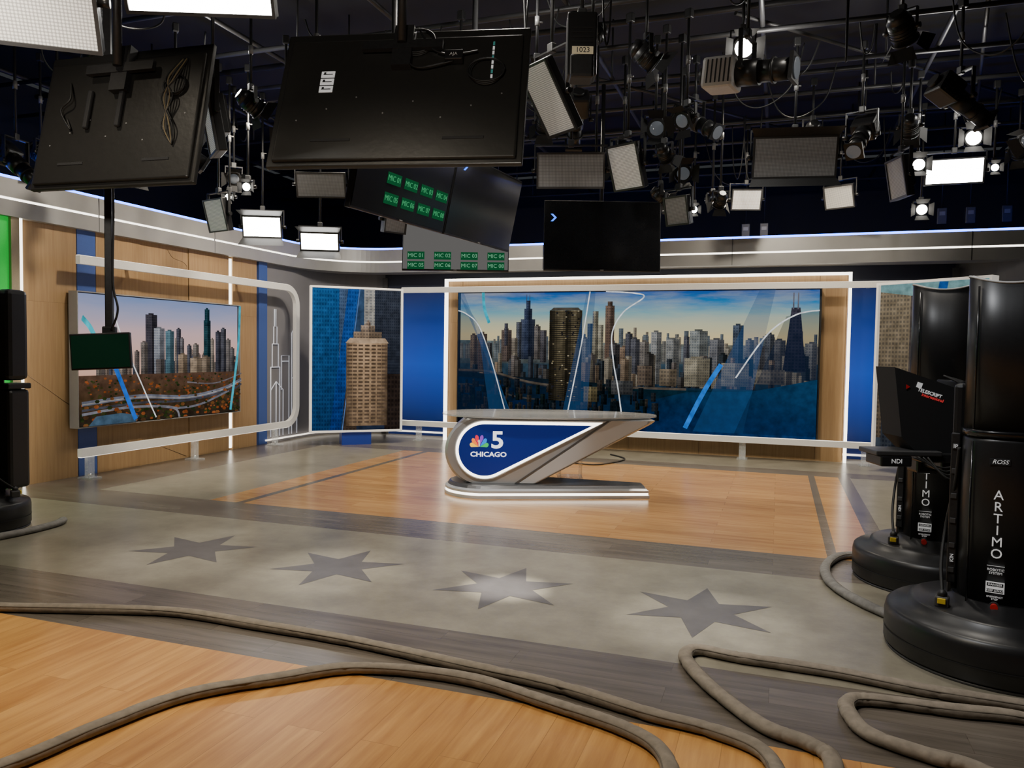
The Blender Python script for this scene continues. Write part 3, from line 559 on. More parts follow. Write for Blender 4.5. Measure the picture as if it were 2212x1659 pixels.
def fresnel(loc,yaw,tilt,r,lit,label):
    M=Tm(*loc)@R(yaw,'Z'); t=thing("spotlight",label,"spotlight",M,"lights hung from the ceiling grid"); Rt=R(tilt,'X')
    b=MB(); b.cyl((0,-r,0),(0,r*.9,0),r,BLACK,seg=20,M=Rt); b.cyl((0,r*.9,0),(0,r*1.6,0),r,BLACK,r1=r*.55,seg=20,M=Rt); b.cyl((0,-r*1.12,0),(0,-r,0),r*1.12,BLK2,seg=20,M=Rt)
    for k in range(4): b.cyl((0,r*(-.5+.3*k),0),(0,r*(-.45+.3*k),0),r*1.06,BLK2,seg=20,M=Rt)
    b.obj("housing",t)
    b=MB(); b.sphere((0,-r*1.12,0),r*(.9 if lit else .8),BULB if lit else LENS,(1,.25,1),16,Rt); b.obj("lens",t)
    q=r*1.1
    for a in range(4):
        b=MB(); b.poly([(-q*.8,-r*1.15,q),(q*.8,-r*1.15,q),(q*1.1,-r*1.9,q*1.7),(-q*1.1,-r*1.9,q*1.7)],BLK3,Rt@R(90*a,'Y')); b.obj("barn_door",t)
    b=MB(); yoke(b,2*r,0,r*1.5); b.obj("yoke",t)
    b=MB(); hanger(b,0,0,r*1.5,max(ZT-loc[2],r*1.5+.05)); b.obj("hanger",t); return t
def profile(loc,yaw,tilt,label,s=1,bodym=None):
    bodym=bodym or BLACK
    M=Tm(*loc)@R(yaw,'Z'); t=thing("profile_spotlight",label,"spotlight",M,"lights hung from the ceiling grid"); Rt=R(tilt,'X')@Matrix.Scale(s,4)
    b=MB(); b.box((0,.2,0),(.26,.26,.24),bodym,Rt,bev=.03)
    for k in range(6): b.box((0,.1+.035*k,.0),(.275,.01,.18),BLK2,Rt)
    b.cyl((0,.33,0),(0,.37,0),.07,BLK2,M=Rt); b.obj("housing",t)
    b=MB(); b.cyl((0,.07,0),(0,-.1,0),.1,BLACK,M=Rt); b.cyl((0,-.1,0),(0,-.34,0),.085,BLACK,M=Rt); b.cyl((0,-.2,0),(0,-.22,0),.1,BLK2,M=Rt); b.box((0,-.36,0),(.2,.03,.2),BLK2,Rt); b.obj("lens_tube",t)
    b=MB(); b.cyl((0,-.378,0),(0,-.384,0),.08,LENS,M=Rt); b.obj("lens",t)
    b=MB(); yoke(b,.3*s,0,.28*s); b.obj("yoke",t); b=MB(); hanger(b,0,0,.28*s,max(ZT-loc[2],.4)); b.obj("hanger",t)
LP="black LED light panel with pale diffuser grid on a yoke"
led_panel((-3.02,3.45,3.62),22,28,.80,.34,'on',"large glowing white soft light panel on a yoke")
led_panel((-3.30,2.72,3.27),36,34,.50,.46,'bright',"pale square LED light panel with honeycomb grid")
led_panel((-1.68,5.65,3.56),-35,35,.34,.55,'off',"tilted tall LED light panel with pale grid face")
led_panel((-1.97,7.34,3.41),15,15,.66,.34,'dim',LP)
led_panel((-1.45,7.53,3.46),-25,22,.36,.44,'off',LP)
led_panel((-1.03,8.18,3.13),-25,15,.28,.3,'dim',LP)
led_panel((.09,8.60,3.70),10,12,.84,.42,'dim',"wide grey LED light panel on a yoke",True)
led_panel((1.87,10.28,3.82),0,10,.62,.3,'on',"glowing white LED light panel on a yoke")
led_panel((-.51,11.58,3.86),15,20,.42,.3,'bright',"lit pale LED light panel on a yoke")
led_panel((.76,12.02,3.92),-25,20,.42,.33,'off',LP)
led_panel((-6.39,8.45,3.21),25,15,.5,.28,'on',"glowing white LED light panel with barn doors",True)
led_panel((-5.68,8.69,3.03),25,15,.5,.24,'on',"glowing white LED light panel with barn doors",True)
led_panel((-6.24,7.44,3.18),-15,15,.36,.38,'off',LP)
led_panel((-4.23,4.98,3.45),-40,10,.3,.6,'off',LP)
led_panel((-5.29,8.12,3.62),20,20,.6,.3,'dim',LP)
led_panel((-4.30,8.11,3.15),60,10,.3,.3,'dim',LP)
led_panel((1.14,8.95,3.50),-70,10,.35,.42,'dim',"dark LED light panel seen edge on")
led_panel((-3.9,5.9,3.6),-20,20,.5,.35,'off',LP)
SP="black spotlight with barn doors, lamp lit"; SO="small black spotlight with barn doors"
for loc,y,ti,r,l in [((-.39,7.41,4.45),10,30,.09,1),((-5.93,7.57,3.52),20,15,.05,1),((-6.42,7.85,3.48),20,15,.04,1),((-1.28,8.14,3.97),15,10,.09,0),((-1.12,9.14,3.72),15,10,.09,0),
  ((2.06,10.37,4.20),0,5,.09,1),((1.69,11.27,3.56),0,10,.07,1),((-1.09,10.22,3.50),10,10,.045,1),((-.85,10.1,3.6),10,10,.05,0),((2.35,10.6,3.9),0,5,.045,1),((1.45,10.0,3.85),0,5,.07,1),
  ((-2.1,6.6,4.1),30,30,.08,0),((-1.5,6.2,4.2),-60,40,.08,0),((-.9,7.6,3.9),-30,30,.08,0),((-1.7,8.6,3.9),50,40,.08,0),((-1.2,7.0,4.3),120,35,.1,0),((2.4,9.2,3.9),-70,35,.09,0),((-5.0,7.0,3.9),30,25,.08,0),((-4.4,7.6,3.8),-60,30,.08,0),((-6.6,8.15,3.8),40,30,.08,0),((-7.0,7.0,3.7),80,40,.1,0),((-7.1,6.05,3.6),120,40,.1,0),((-5.6,5.2,4.1),100,30,.1,0),((.9,7.3,4.4),150,40,.1,0),((-3.0,7.0,4.2),170,30,.1,0),
  ((-1.85,7.9,3.55),130,35,.07,0),((-1.15,7.9,3.65),160,35,.07,0),((-1.3,8.7,3.4),110,35,.07,0),((-.7,9.4,3.45),200,35,.07,0),((-6.3,7.0,4.0),150,30,.09,0),((1.3,9.6,4.2),170,30,.09,0),((.3,9.9,4.3),190,30,.09,0),((2.7,11.0,4.2),160,20,.09,0),
  ((-2.6,8.5,4.25),200,30,.09,0),((-4.9,6.3,4.0),150,30,.09,0),((-7.7,5.3,3.9),90,35,.1,0),((-8.0,6.6,3.8),110,35,.1,0)]:
    fresnel(loc,y,ti,r,l,SP if l else SO)
profile((-.30,6.38,3.85),75,5,"profile spotlight with pale vented body and black lens tube",1.0,LGREY)
profile((.75,8.9,3.95),-20,40,"black profile spotlight pointing down",.9)
profile((-.95,8.8,4.2),60,30,"black profile spotlight pointing down",.9)
profile((1.5,8.1,4.0),120,30,"black profile spotlight pointing down",.9)
profile((-2.1,8.0,4.1),200,40,"black profile spotlight pointing down",.9)
profile((-5.9,6.4,3.7),140,30,"black profile spotlight pointing down",.9)
profile((-7.5,5.9,3.5),100,40,"black profile spotlight pointing down",.9)
t=thing("dimmer_box","long black fixture housing with a numbered paper tag","studio equipment",Tm(-1.32,5.14,3.70)@R(19,'Z'))
b=MB(); b.box((0,0,0),(.2,.16,.42),BLACK,bev=.015); b.box((0,-.02,-.15),(.16,.18,.16),BLK2,bev=.02)
for k in range(5): b.box((0,-.082,-.02-.0+.03*k),(.14,.01,.01),BLK3)
b.obj("housing",t); b=MB(); hanger(b,0,0,.2,ZT-3.70); b.obj("hanger",t)
b=MB(); b.box((0,-.115,-.06),(.14,.004,.05),pbr("paper_tag",(.7,.62,.42),.7,emit=(.7,.6,.4),es=.15)); b.obj("tag",t); text(t,"tag_number","1023",.048,Tm(0,-.119,-.06),BLK3)
for x,y,z in [(-.6,13.9,3.75),(-.3,13.9,3.75),(2.4,14,3.9),(2.8,14,3.9),(3.3,14,3.9)]:
    t=thing("junction_box","small dark grey junction box hanging by a rod","junction box",Tm(x,y,z),"junction boxes"); b=MB(); b.box((0,0,0),(.14,.1,.26),DGREY,bev=.01); b.cyl((0,0,.1),(0,0,5.65-z),.01,BLK2,seg=6); b.box((0,-.055,.04),(.08,.01,.06),GREY); b.obj("case",t)
CM=pbr("cable_black",(.01,.01,.01),.6)
rnd=random.Random(11)
for k in range(40):
    if k<22 or k>=34: x=rnd.uniform(-2.6,2.6); y=rnd.uniform(6,12)
    else: x=rnd.uniform(-7,-2.5); y=rnd.uniform(4.5,9)
    x2=x+rnd.uniform(-.9,.9); y2=y+rnd.uniform(-.5,.5); sag=rnd.uniform(.25,.9)
    if k in (8,12,18): continue
    t=thing("cable","thin black power cable looping down from the pipe grid","cable",Tm(x,y,4.88),"cables draped from the grid"); b=MB()
    b.tube(crom([(x,y,4.9),((x*.8+x2*.2),y,4.9-sag*.8),((x+x2)/2,(y+y2)/2,4.9-sag),(x2*.85+x*.15,y2,4.9-sag*.7),(x2,y2,4.9)],7),.008,CM,5); b.obj("cord",t,world=True)
# ---------------------------------------------------------------- hanging TVs
def frame_from(TL,TR,BL):
    TL,TR,BL=map(Vector,(TL,TR,BL)); X=(TR-TL); W=X.length; X.normalize(); Z=TL-BL; Z=Z-X*Z.dot(X); H=Z.length; Z.normalize(); Y=Z.cross(X)
    c=TL+X*W/2-Z*H/2; M=Matrix(((X.x,Y.x,Z.x,c.x),(X.y,Y.y,Z.y,c.y),(X.z,Y.z,Z.z,c.z),(0,0,0,1))); return M,W,H
TVB=pbr("tv_rear",(.028,.027,.025),.34,.3,bump=.08,bscale=25)
def tv_back(label,TL,TR,BL):
    M,W,H=frame_from(TL,TR,BL); t=thing("hanging_monitor",label,"monitor",M)
    b=MB(); b.box((0,.02,0),(W,.035,H),TVB,bev=.008); b.box((0,-.004,-H*.02),(W*.95,.03,H*.9),TVB,bev=.012,seg=3); b.obj("rear_cover",t)
    b=MB(); b.box((0,.04,0),(W-.02,.004,H-.02),SCRBLK); b.obj("display",t)
    for cx in (-W*.25,W*.27):
        b=MB(); b.box((cx,-.02,-H*.33),(W*.16,.006,.018),BLK3,bev=.002); b.obj("vent",t)
    for k in range(8):
        p=(-W*.4+k*W*.115,-.015,-H*.1+((k*37)%5-2)*.04); b=MB(); b.cyl(p,(p[0],-.022,p[2]),.005,GREY,seg=8); b.obj("screw",t)
    b=MB(); b.box((0,-.06,H*.33),(.5,.03,.06),BLK2); b.box((0,-.04,H*.33),(.12,.06,.3),BLK2); b.obj("mount_bracket",t)
    b=MB(); c=M@Vector((0,-.09,H*.33)); b.cyl(c,(c.x,c.y,4.88),.028,BLK2,seg=14); b.box((c.x,c.y,4.86),(.1,.1,.1),BLK2); b.obj("hanging_pole",t,world=True)
    return t,W,H
def cabl(t,pts,r=.006,m=None,nm="cable"):
    b=MB(); b.tube(crom(pts,7),r,m or CM,6); b.obj(nm,t)
t,W,H=tv_back("large hanging flat monitor seen from its black rear with warning stickers",(-3.0,4.24,3.63),(-1.49,4.56,3.63),(-2.96,3.88,2.72))
for k in range(3):
    b=MB(); b.box((-W*.30,-.021,H*.16-.055*k),(.085,.003,.045),WHITEP); b.box((-W*.30,-.023,H*.16-.055*k),(.06,.001,.006),BLK3); b.box((-W*.3-.02,-.023,H*.17-.055*k),(.014,.001,.012),BLK3); b.obj("warning_sticker",t)
b=MB(); b.box((W*.21,-.05,H*.24),(.11,.05,.07),BLACK,bev=.005); b.obj("adapter",t); text(t,"adapter_print","AJA",.03,Tm(W*.21,-.076,H*.24),LGREY)
for k in range(9):
    b=MB(); b.box((W*.36,-.022,H*.36-.035*k),(.012,.002,.026),WHITEP if k%3 else pbr("cyan_tape",(.1,.5,.5),.5)); b.obj("label_tape",t)
def coil(cx,cz,r,n=3):
    for k in range(n): cabl(t,[(cx+(r+k*.008)*math.cos(a*.524),-.03-k*.008,cz+(r-k*.006)*math.sin(a*.524)) for a in range(13)])
coil(W*.05,H*.38,.1); coil(W*.34,H*.14,.095)
cabl(t,[(W*.05,-.03,H*.49),(W*.12,-.06,H*.3),(W*.2,-.06,H*.25),(W*.3,-.05,H*.28)]); cabl(t,[(-.05,-.03,H*.45),(.0,-.05,H*.3),(.1,-.06,H*.16),(W*.21,-.06,H*.2)])
t,W,H=tv_back("hanging flat monitor seen from its black rear with tangled cables",(-4.59,3.89,3.53),(-3.37,3.98,3.53),(-4.67,3.68,2.63))
TAN=pbr("tan_cable",(.16,.12,.06),.6)
for k in range(5): cabl(t,[(.42+.012*k,-.03,.35),(.36+.02*k,-.07,.2),(.42-.02*k,-.06,.08),(.36+.02*k,-.05,-.1),(.44,-.03,-.22)],.0045,TAN if k%2 else CM)
for x in (-.22,.02):
    b=MB(); b.box((x,-.035,.05),(.035,.03,.26),BLK3,bev=.01); b.obj("handle",t)
cabl(t,[(-.4,-.03,.25),(-.35,-.06,.12),(-.42,-.05,.05),(-.33,-.04,-.08),(-.38,-.03,.0)]); coil(.4,.18,.07,2)
GT=emi("green_text",(.08,.5,.2),.65); GB=emi("green_block",(.01,.15,.05),.5)
GT2=emi("green_text_pale",(.25,.7,.4),.6)
CHV=emi("chevron_blue",(.02,.15,1),3)
def monitor(label,TL,TR,BL,mic=0,chev=None,dispm=None):
    M,W,H=frame_from(TL,TR,BL); t=thing("hanging_monitor",label,"monitor",M)
    b=MB(); b.box((0,.03,0),(W,.05,H),BLACK,bev=.006); b.box((0,.07,-.02),(W*.7,.05,H*.7),BLACK,bev=.01); b.obj("housing",t)
    b=MB(); b.box((0,.003,.004),(W-.02,.004,H-.03),dispm or SCRBLK); b.obj("display",t)
    b=MB(); b.box((0,.002,-H/2+.01),(.04,.004,.008),LGREY); b.obj("maker_badge",t)
    if mic:
        rows,cols_,x0,x1,z0,z1,sz=mic; n=1
        for r_ in range(rows):
            for c_ in range(cols_):
                x=(x0+(x1-x0)*c_/(cols_-1))*W; z=(z0+(z1-z0)*r_/max(rows-1,1))*H
                b=MB(); b.box((x,-.0005,z),(sz*2.7,.002,sz*1.25),GB); b.obj("label_block",t)
                text(t,"caption","MIC %02d"%n,sz*.85,Tm(x,-.003,z),GT2 if dispm else GT); n+=1
    if chev:
        x,z,s=chev; b=MB(); x*=W; z*=H
        b.prism([(x-s,z+s),(x-s*.4,z+s),(x+s*.6,z),(x-s*.4,z-s),(x-s,z-s),(x,z)],-.004,0,CHV); b.obj("chevron",t)
    c=M@Vector((0,.14,0)); b=MB(); b.cyl(c,(c.x,c.y,4.88),.025,BLK2,seg=12); b.box((0,0,0),(.3,.08,.3),BLK2,M@Tm(0,.12,0)); b.obj("hanging_pole",t,world=True)
    return t
Bg=emi("multiview_grey",(.24,.23,.22),.5)
p0=Vector((-2.74,4.55,2.59)); p1=Vector((-2.48,7.01,2.59)); mid=(p0+p1)/2; up=Vector((.14,-.02,.66)); g=(p1-p0).normalized()*.01
monitor("black hanging monitor showing rows of green microphone captions",p0+up,mid-g+up,p0,mic=(2,4,-.14,.40,-.09,-.30,.064))
monitor("blank black hanging monitor with a small blue chevron",mid+g+up,p1+up,mid+g,chev=(-.38,.36,.035))
monitor("hanging monitor with two rows of green microphone captions",(-4.45,8.63,3.33),(-3.20,9.05,3.33),(-4.42,8.56,2.62),mic=(2,4,-.37,.38,-.24,-.41,.078),dispm=Bg)
monitor("black hanging monitor showing a small blue chevron",(-2.73,8.97,3.47),(-1.40,9.43,3.47),(-2.71,8.89,2.62),chev=(-.41,.25,.045))
t=thing("pole_monitor","small dark screen hanging on a long black pole","monitor",Tm(-4.58,4.24,1.6)@R(30,'Z'))
b=MB(); b.box((0,0,0),(.40,.04,.26),BLACK,R(-3,'Y'),bev=.005); b.obj("housing",t)
b=MB(); b.box((0,-.022,0),(.38,.003,.235),pbr("dark_green_glass",(.004,.02,.012),.15,emit=(.02,.12,.06),es=.06),R(-3,'Y')); b.obj("display",t)
b=MB(); b.box((.04,.05,2.1),(.05,.05,3.9),BLK2,bev=.006); b.box((.04,.05,.12),(.09,.06,.12),BLK2,bev=.01); b.box((.04,.05,3.26),(.1,.1,.1),BLK2); b.obj("pole",t)
b=MB(); b.tube(crom([(.07,.04,1.6),(.08,.02,1.0),(.07,.03,.5),(.11,.0,.3),(.06,.02,.15)],8),.008,CM,6); b.obj("cable",t)
# ---------------------------------------------------------------- robotic pedestals
def pedestal(loc,rot,h,rb=.6,label="",letters=True,tx=.02):
    t=thing("camera_pedestal",label,"camera pedestal",Tm(*loc)@R(rot,'Z'),"robotic camera pedestals")
    def ring(r,z,n=48,k=1.0): return [(r*math.cos(2*math.pi*i/n),r*k*math.sin(2*math.pi*i/n),z) for i in range(n)]
    b=MB(); b.loft([ring(rb*.97,.012),ring(rb,.03),ring(rb,.19),ring(rb*.985,.225),ring(rb*.95,.24),ring(rb*.80,.25),ring(rb*.78,.285),ring(rb*.74,.295),ring(.27,.30),ring(.24,.34)],BLACK); b.obj("base",t)
    b=MB(); b.loft([ring(rb*.985,.0),ring(rb*.985,.014)],DGREY); b.loft([ring(rb*1.004,.10),ring(rb*1.004,.106)],BLK3,cap=False); b.obj("bumper",t)
    def col(z):
        P=[]
        for i in range(64):
            a=2*math.pi*i/64; c,s=math.cos(a),math.sin(a); e=.78; P.append((.215*abs(c)**e*(1 if c>0 else -1),.215*abs(s)**e*(1 if s>0 else -1),z))
        return P
    sc=lambda P,k:[(x*k,y*k,z) for x,y,z in P]
    b=MB(); b.loft([col(.28),col(1.20),sc(col(1.225),.97)],BLACK); b.obj("lower_column",t)
    b=MB(); b.loft([sc(col(1.225),1.02),sc(col(1.25),1.04),sc(col(1.262),1.02)],GLOSS); b.obj("collar",t)
    def tz(p): return h+.055*(abs(p[0])/.215)**2-.05
    r0=sc(col(1.26),.985); r1=[(x,y,tz((x,y))) for x,y,z in sc(col(0),.985)]; r2=[(x,y,z+.008) for x,y,z in sc(r1,.93)]; r3=[(x,y,z-.1) for x,y,z in sc(r1,.9)]
    b=MB(); b.loft([r0,r1,r2,r3],BLACK); b.obj("upper_column",t)
    b=MB(); b.tube([(x,y,z+.003) for x,y,z in r1]+[(r1[0][0],r1[0][1],r1[0][2]+.003)],.006,LGREY,6); b.obj("top_rim",t)
    for sx in (-1,1):
        x,y=sx*.160,-.186; b=MB(); b.tube([(x,y,.32),(x,y,1.2)],.006,GLOSS,6); b.obj("column_seam",t)
        b=MB(); b.tube([(x*.985,y*.985,1.27),(x*.985,y*.985,h-.06)],.006,GLOSS,6); b.obj("column_seam",t)
    b=MB(); b.box((-.235,.08,.9),(.06,.2,1.2),BLACK,bev=.02); b.box((-.245,-.03,.8),(.045,.02,.85),BLK2,bev=.006)
    for k in range(6): b.box((-.245,-.043,.45+.14*k),(.03,.01,.03),DGREY,bev=.003)
    b.obj("side_housing",t)
    b=MB(); b.box((.0,.25,1.2),(.16,.08,1.6),BLK2,bev=.01); b.obj("lift_rail",t)
    yf=-.2165
    if letters:
        text(t,"side_lettering","IP",.03,Tm(-.245,-.051,1.15),WHITEP); text(t,"side_lettering","NDI",.026,Tm(-.245,-.051,.52)@R(90,'Y'),WHITEP)
        text(t,"lettering","A\nR\nT\nI\nM\nO",.072,Tm(tx,yf,.765),WHITEP,ls=.87,xs=.95)
        b=MB(); b.box((tx,yf,1.10),(.095,.004,.036),BLK3,bev=.002); b.obj("name_plate",t)
        b=MB(); b.box((tx,yf,.545),(.08,.002,.002),WHITEP); b.obj("print_line",t)
        b=MB(); b.box((tx,yf,.43),(.085,.003,.06),WHITEP); b.box((tx,yf-.002,.445),(.075,.002,.018),BLK3); b.box((tx,yf-.002,.413),(.075,.002,.016),BLK3); b.obj("warning_label",t)
        text(t,"maker_lettering","ROSS",.031,Tm(tx,yf-.003,1.10),WHITEP,shear=.3)
        text(t,"caption","ROBOTIC\nSYSTEM",.018,Tm(tx,yf,.515),WHITEP)
        text(t,"warning_lettering","DANGER",.016,Tm(tx,yf-.004,.445),WHITEP); text(t,"warning_lettering","KEEP AWAY",.0145,Tm(tx,yf-.004,.413),WHITEP)
        text(t,"caption","EMERGENCY\nSTOP",.013,Tm(tx,yf,.372),WHITEP)
    b=MB(); b.cyl((tx,yf+.01,.33),(tx,yf-.012,.33),.024,DGREY,seg=16); b.cyl((tx,yf-.01,.33),(tx,yf-.035,.33),.018,REDP,seg=16); b.obj("emergency_stop",t)
    b=MB(); b.box((-.27,-.25,.32),(.07,.07,.06),DGREY,bev=.01); b.box((-.27,-.29,.33),(.04,.012,.03),YEL,bev=.003); b.sphere((-.27,-.25,.36),.025,BLK2); b.obj("connector",t)
    b=MB(); b.tube(crom([(-.27,-.25,.36),(-.29,-.1,.5),(-.28,.02,.7),(-.24,-.05,.95),(-.225,-.1,1.15)],8),.009,CM,6); b.obj("cable",t)
    return t
pedestal((1.20,4.86,0),-14,2.09,rb=.58,label="tall black robotic camera pedestal on a wide round base",tx=-.03)
pedestal((1.13,6.32,0),-10,2.17,rb=.56,label="tall black robotic camera pedestal behind a teleprompter",tx=-.075)
pd=pedestal((-6.70,4.86,0),150,2.12,rb=.41,label="tall black robotic camera pedestal beside the green wall",letters=False)
b=MB(); b.box((-6.43,5.0,1.72),(.16,.2,.80),BLACK,bev=.04); b.box((-6.43,5.0,1.27),(.18,.22,.05),BLK2,bev=.01); b.box((-6.43,5.0,.80),(.17,.2,.88),BLACK,bev=.03); b.box((-6.40,4.93,1.0),(.05,.04,.03),LGREY,bev=.005); b.obj("payload_housing",pd,world=True)
# camera with teleprompter
cam_t=thing("studio_camera","black studio camera with teleprompter hood on a side arm","camera",Tm(.875,5.60,1.25)@R(19,'Z'))
b=MB(); b.prism([(-.2,.33),(.2,.20),(.205,-.24),(-.02,-.24),(-.14,-.12)],-.06,.2,BLK3); b.obj("prompter_hood",cam_t)
b=MB(); b.box((.2,-.0,0),(.03,.30,.5),BLACK,bev=.01)
for k in range(6): b.cyl((.19,-.15,.2-.07*k),(.19,-.17,.2-.07*k),.006,CHROME,seg=8)
b.obj("prompter_frame",cam_t)
text(cam_t,"lettering","TELESCRIPT",.031,Tm(.03,-.063,.165)@R(17,'Y'),WHITEP,bold=.0008); text(cam_t,"lettering_red","international",.029,Tm(.05,-.063,.135)@R(17,'Y'),emi("red_text",(.8,.05,.05),.8))
b=MB(); b.box((-.10,-.064,.195),(.034,.003,.034),WHITEP,R(17,'Y')); b.obj("prompter_emblem",cam_t)
b=MB(); b.prism([(-.125,.19),(-.10,.205),(-.125,.22)],-.069,-.066,REDP); b.obj("emblem_mark",cam_t)
b=MB(); b.box((-.12,0,-.22),(.42,.26,.03),DGREY,bev=.006); b.box((-.2,-.02,-.27),(.2,.22,.07),BLACK,bev=.01); b.box((.1,.0,-.25),(.25,.2,.06),BLACK,bev=.01); b.obj("mounting_plate",cam_t)
text(cam_t,"encoder_lettering","NDI",.04,Tm(-.2,-.132,-.27),WHITEP)
b=MB(); b.box((.05,.1,-.12),(.16,.3,.16),BLACK,bev=.015); b.obj("camera_body",cam_t)
b=MB(); b.box((.2,.14,-.3),(.09,.3,.1),BLACK,bev=.015); b.cyl((.22,.1,-.32),(.22,.1,-.2),.05,BLK2); b.box((.2,.3,-.3),(.16,.16,.2),BLACK,bev=.02); b.obj("support_arm",cam_t)
for k in range(4):
    b=MB(); b.tube(crom([(-.1+.03*k,-.14,-.24),(.08,-.18-.02*k,-.3-.02*k),(.22,-.16,-.22),(.26,-.1+.01*k,.0),(.22+.02*k,-.12,.2),(.12,-.05,.28)],7),.006,CM,6); b.obj("cable",cam_t)
# ---------------------------------------------------------------- floor hoses
def hose(name,label,pts,r,mat,seed=0):
    rr=random.Random(seed); P=crom([(x,y,r*.80) for x,y in pts],34); n=len(P); seg=20
    t=thing(name,label,"cable",Tm(P[0].x,P[0].y,0),"sleeved cables on the floor"); b=MB()
    ph=[rr.uniform(0,6.28) for _ in range(6)]; folds=[(rr.uniform(0,n),rr.uniform(.8,2.2),rr.uniform(.05,.13),rr.uniform(0,6.28),rr.choice([1,2])) for _ in range(n//10)]
    def rf(i):
        out=[]
        base=1+.03*math.sin(i*.10+ph[0])+.015*math.sin(i*.31+ph[1])
        act=[f for f in folds if abs(f[0]-i)<f[1]*2.5+1.5]
        for k in range(seg):
            a=2*math.pi*k/seg; w=.015*math.sin(2*a+i*.12+ph[2])
            for q,wd,am,pa,md in act:
                d=(i-q+1.5*math.sin(a*md+pa))/wd; w-=am*math.exp(-d*d)*(.55+.45*math.sin(a+pa))
            out.append(r*1.08*(base+w))
        return out
    b.tube(P,r,mat,seg,rf,flat=.76); b.obj("sleeve",t,world=True)
    sd=[]
    for i,p in enumerate(P):
        tt=(P[min(i+1,n-1)]-P[max(i-1,0)]).normalized(); nn=Vector((tt.y,-tt.x,0)); nn=nn if nn.y<0 else -nn
        if sd and (prevn.dot(nn)<0): nn=-nn
        prevn=nn; sd.append(Vector((p.x+nn.x*r*.88,p.y+nn.y*r*.88,p.z+r*.40)))
    b=MB(); b.tube(sd,.0042,pbr("sleeve_seam",(.13,.11,.085),.9),5); b.obj("seam",t,world=True)
LB="long grey brown fabric sleeved cable bundle snaking over the floor"
hose("sleeved_cable",LB,[(-5.6,3.05),(-4.48,3.38),(-3.93,3.56),(-3.42,3.70),(-2.82,3.70),(-2.19,3.68),(-1.49,3.60),(-.98,3.54),(-.51,3.41),(-.24,3.36),(-.02,3.25),(.06,3.0),(.1,2.6)],.035,FABRIC,1)
hose("sleeved_cable",LB,[(-2.9,1.7),(-2.75,2.14),(-2.69,2.43),(-2.56,2.82),(-2.27,3.13),(-1.97,3.38),(-1.43,3.46),(-.92,3.34),(-.55,3.22),(-.38,3.05),(-.3,2.7)],.035,FABRIC,2)
hose("sleeved_cable",LB,[(1.9,4.05),(1.14,4.12),(.73,4.14),(.31,4.21),(-.15,4.23),(-.37,4.26),(-.43,4.16),(-.38,4.0),(-.23,3.74),(-.02,3.48),(.17,3.38),(.25,3.25),(.22,2.8)],.035,FABRIC,3)
hose("sleeved_cable",LB,[(1.9,3.9),(1.13,3.98),(.8,3.95),(.45,3.93),(.35,3.86),(.35,3.72),(.42,3.56),(.62,3.46),(.8,3.4),(1.1,3.1)],.035,FABRIC,4)
hose("sleeved_cable","grey sleeved cable looping beside the pedestal base",[(.66,6.80),(.50,6.68),(.39,6.35),(.38,6.0),(.45,5.7),(.58,5.45),(.71,5.26)],.035,FABD,5)
hose("sleeved_cable","grey sleeved cable looping beside the pedestal base",[(-6.2,5.3),(-6.12,5.15),(-6.10,4.8),(-6.2,4.45),(-6.5,4.2)],.035,FABD,6)
hose("floor_cable","thin dark cable on floor behind the desk",[(-2.83,10.95),(-2.5,10.9),(-2.3,11.2),(-2.2,11.7),(-2.5,12.1)],.013,CM,7)
# ---------------------------------------------------------------- camera
cd=bpy.data.cameras.new("camera"); cam=bpy.data.objects.new("camera",cd); coll.objects.link(cam)
cd.sensor_width=36; cd.lens=1661/2212*36; cd.clip_start=.05; cd.clip_end=100
cam.matrix_basis=Tm(0,0,1.65)@R(19.1,'Z')@R(87.5,'X')@R(.86,'Z'); bpy.context.scene.camera=cam
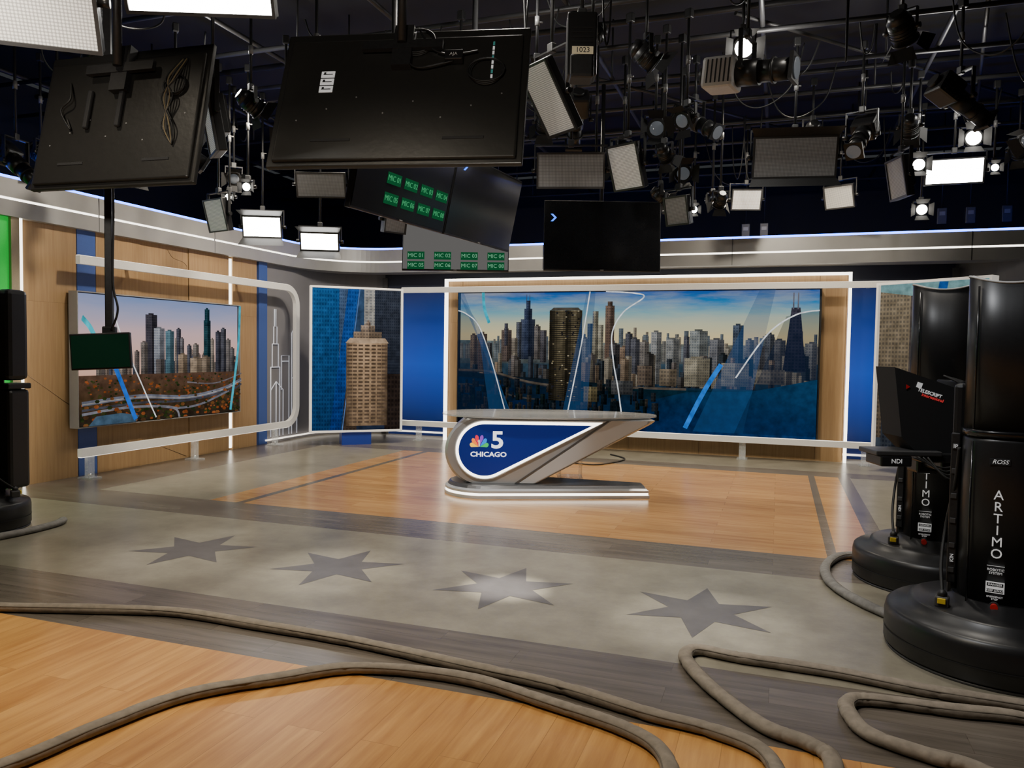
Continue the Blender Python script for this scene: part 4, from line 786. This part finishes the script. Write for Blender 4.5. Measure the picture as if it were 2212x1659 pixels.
# ---------------------------------------------------------------- lamps and added fill lights
def spot(loc,tgt,e,size=80,blend=.8,col=(1,.93,.82),r=.12):
    l=bpy.data.lights.new("lamp","SPOT"); l.energy=e; l.spot_size=rad(size); l.spot_blend=blend; l.color=col; l.shadow_soft_size=r
    o=bpy.data.objects.new("lamp",l); coll.objects.link(o); d=Vector(tgt)-Vector(loc); o.matrix_basis=Tm(*loc)@d.to_track_quat('-Z','Y').to_matrix().to_4x4()
def rig_fill(loc,e,col=(1,.96,.88)):  # added point light without a fixture, brightens the ceiling rig
    l=bpy.data.lights.new("lamp","POINT"); l.energy=e; l.color=col; l.shadow_soft_size=.08
    o=bpy.data.objects.new("lamp",l); coll.objects.link(o); o.location=loc
WARM=(1,.89,.72)
for x,y,tx,ty,e in [(-5,8.6,-4.6,9.2,380),(-2.6,9.6,-2.4,9.4,480),(-.2,9.6,-.2,9.2,520),(-3.2,11.2,-2.8,11,240),(.8,11.3,.8,11,260),(-6.8,9.2,-6.8,9.6,210)]:
    spot((x,y,4.75),(tx,ty,0),e,110,1,WARM)
spot((-2.2,1.8,4.7),(-1.9,2.6,0),480,100,1,(1,.87,.68)); spot((-4.4,2.4,4.7),(-4.0,3.0,0),290,90,1,(1,.87,.68))
spot((-1.75,4.95,4.7),(-1.75,4.98,0),3400,9,1,(1,.95,.85),.03); spot((-3.1,4.9,4.7),(-3.1,4.9,0),800,18,1,(1,.95,.85),.05); spot((-.4,4.9,4.7),(-.4,4.8,0),800,18,1,(1,.95,.85),.05); spot((-4.4,4.9,4.7),(-4.4,4.9,0),550,24,1,(1,.95,.85),.05)
spot((-2,5.2,4.7),(-2.2,5.2,0),330,130,1,(1,.93,.82)); spot((-5.6,5.4,4.7),(-5.6,5.6,0),230,110,1,(1,.93,.82)); spot((.6,5.6,4.7),(.4,6,0),180,110,1,(1,.93,.82))
spot((-5.4,7.6,4.7),(-8.2,7.8,1.6),560,95,1,WARM); spot((-5.4,10.0,4.7),(-8.2,10.4,1.6),400,95,1,WARM)
spot((-4.6,9.6,4.6),(-5.0,12.8,1.8),330,100,1,WARM); spot((-.2,9.6,4.6),(0.2,12.8,1.8),330,100,1,WARM)
spot((-5.6,9.4,4.5),(-7.6,12.8,1.6),240,70,1,(1,.93,.85))
spot((-3.0,5.4,4.3),(-2.4,8.2,.6),420,60,1,(1,.98,.94))
spot((-.6,3.0,4.5),(1.2,5,.8),260,70,1,(.95,.97,1)); spot((-1.0,1.0,3.2),(-2.4,4.4,3.2),150,80,1,(1,.93,.82)); spot((-3.2,1.6,3.0),(-4.2,4.0,3.2),110,70,1,(1,.93,.82))
rig_fill((-.1,8.0,4.6),34); rig_fill((-5.6,6.6,4.5),34); rig_fill((1.8,9.6,4.5),30); rig_fill((-2.2,6.3,4.7),26)  # unseen fills added to lift the dark grid and ceiling
w=bpy.data.worlds.new("world"); bpy.context.scene.world=w; w.use_nodes=True; w.node_tree.nodes["Background"].inputs[0].default_value=(.6,.65,.7,1); w.node_tree.nodes["Background"].inputs[1].default_value=.05
